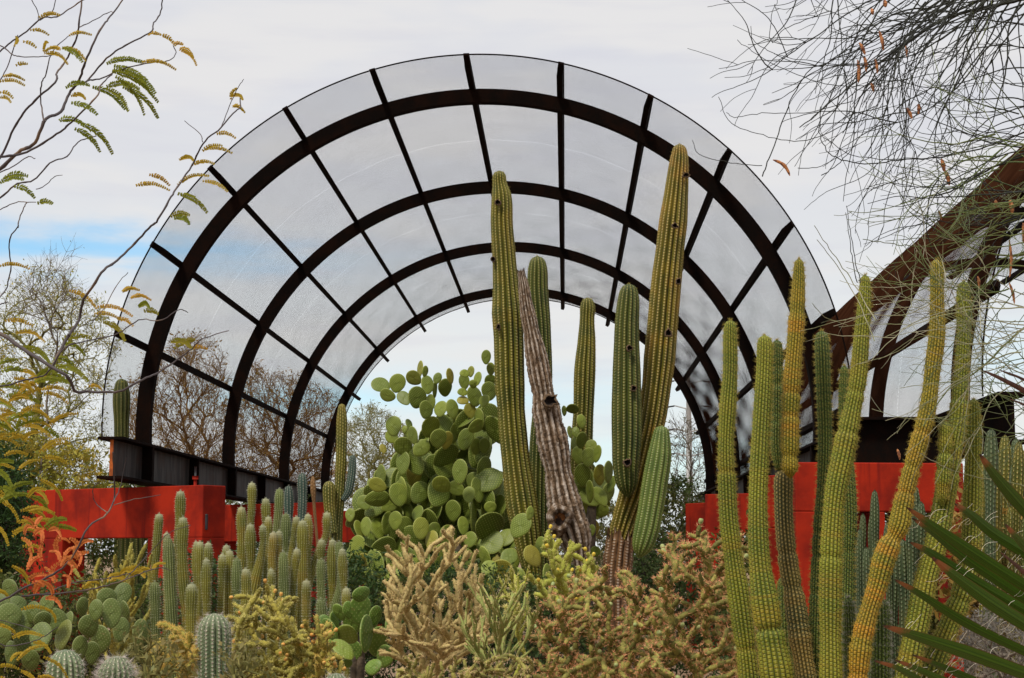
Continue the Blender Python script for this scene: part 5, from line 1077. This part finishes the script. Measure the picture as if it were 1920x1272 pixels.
def qy(L): return [(1560 + x / 3, 848 + y / 3) for x, y in L]
YL = [(qy([(830, 10), (900, 110), (1000, 230), (1120, 365)]), 21, 2.9), (qy([(690, 290), (780, 350), (900, 450), (1120, 590)]), 19, 3.1), (qy([(420, 310), (560, 410), (800, 570), (1120, 775)]), 19, 2.8), (qy([(450, 370), (560, 445), (760, 605), (1120, 850)]), 17, 2.95), (qy([(435, 505), (560, 570), (800, 725), (1120, 910)]), 18, 3.05),
      (qy([(560, 590), (690, 695), (900, 850), (1120, 990)]), 23, 2.7), (qy([(350, 715), (480, 790), (760, 965), (1120, 1140)]), 16, 2.8), (qy([(285, 975), (440, 1025), (760, 1130), (1120, 1260)]), 24, 2.6), (qy([(235, 1172), (380, 1220), (520, 1300), (800, 1460)]), 13, 2.7), (qy([(355, 1170), (480, 1220), (700, 1320), (900, 1420)]), 14, 2.75),
      (qy([(450, 1140), (600, 1200), (800, 1290), (1120, 1440)]), 16, 2.85), (qy([(975, 405), (1030, 470), (1120, 575), (1200, 660)]), 14, 2.6), (qy([(950, 565), (1040, 640), (1140, 730)]), 8, 2.7)] + \
     [([(1843, 695), (1884, 714), (1940, 745), (2000, 790)], 9, 2.9), ([(1893, 748), (1925, 762), (1990, 800)], 5, 2.9), ([(1874, 694), (1915, 710), (1990, 750)], 5, 3.0)]
for i, (pts, w, d) in enumerate(YL):
    C = [[*W(x, y, d + .12 * j), 0] for j, (x, y) in enumerate(pts)]; C.append([*(YB + [0, 0, .02 * (i % 3)]), 0])
    P = spline(C, .012)[:, :3]; n_ = len(P); L = np.r_[0, np.cumsum(np.linalg.norm(np.diff(P, axis=0), axis=1))]; T = norm(np.gradient(P, axis=0))
    Wd = norm(np.cross(T, (0.15, 1, .25))); U = norm(np.cross(Wd, T)); hw = w * .62 * d / F * np.clip(L / .30, 0, 1) ** .62 * 1.0 + .0006
    m = MB(); V = []; A = []
    cs = [(-1, .16), (-.5, .06), (0, -.08), (.5, .06), (1, .16), (.5, .02), (0, -.14), (-.5, .02)]
    tilt = .18 * math.sin(i * 1.7)
    for k in range(n_):
        Wt = Wd[k] * math.cos(tilt) + U[k] * math.sin(tilt); Ut = -Wd[k] * math.sin(tilt) + U[k] * math.cos(tilt)
        for a, h in cs: V.append(P[k] + Wt * hw[k] * a + Ut * hw[k] * h); A.append((a * .5 + .5, L[k], L[k] / L[-1]))
    kk = len(cs); ii = np.arange(n_ - 1)[:, None] * kk; jj = np.arange(kk)[None]
    m.add(V, q=np.stack([ii + jj, ii + (jj + 1) % kk, ii + kk + (jj + 1) % kk, ii + kk + jj], -1).reshape(-1, 4), a=A)
    lf = m.obj('leaf', YDEAD if i >= 12 else YUC, YT, smooth=False)
    if i in (2, 4, 5, 7, 8, 9, 10, 1):
        m = MB(); gq = np.random.default_rng(i)
        for _ in range(22):
            k = int(gq.uniform(.06, .5) * n_); s = 1 if gq.random() < .7 else -1; a0 = P[k] + Wd[k] * hw[k] * s; c_ = gq.uniform(-1, 1)
            tt = np.linspace(0, 1, 8); l = gq.uniform(.012, .034)
            up_ = Wd[k] * s; fp_ = a0 + l * (tt[:, None] * up_ + (tt ** 2)[:, None] * T[k] * c_ + np.sin(tt * 2.6)[:, None] * U[k] * .3 * c_)
            tube(m, fp_, .0003, 3)
        m.obj('threads', FIL, lf, kind='stuff')
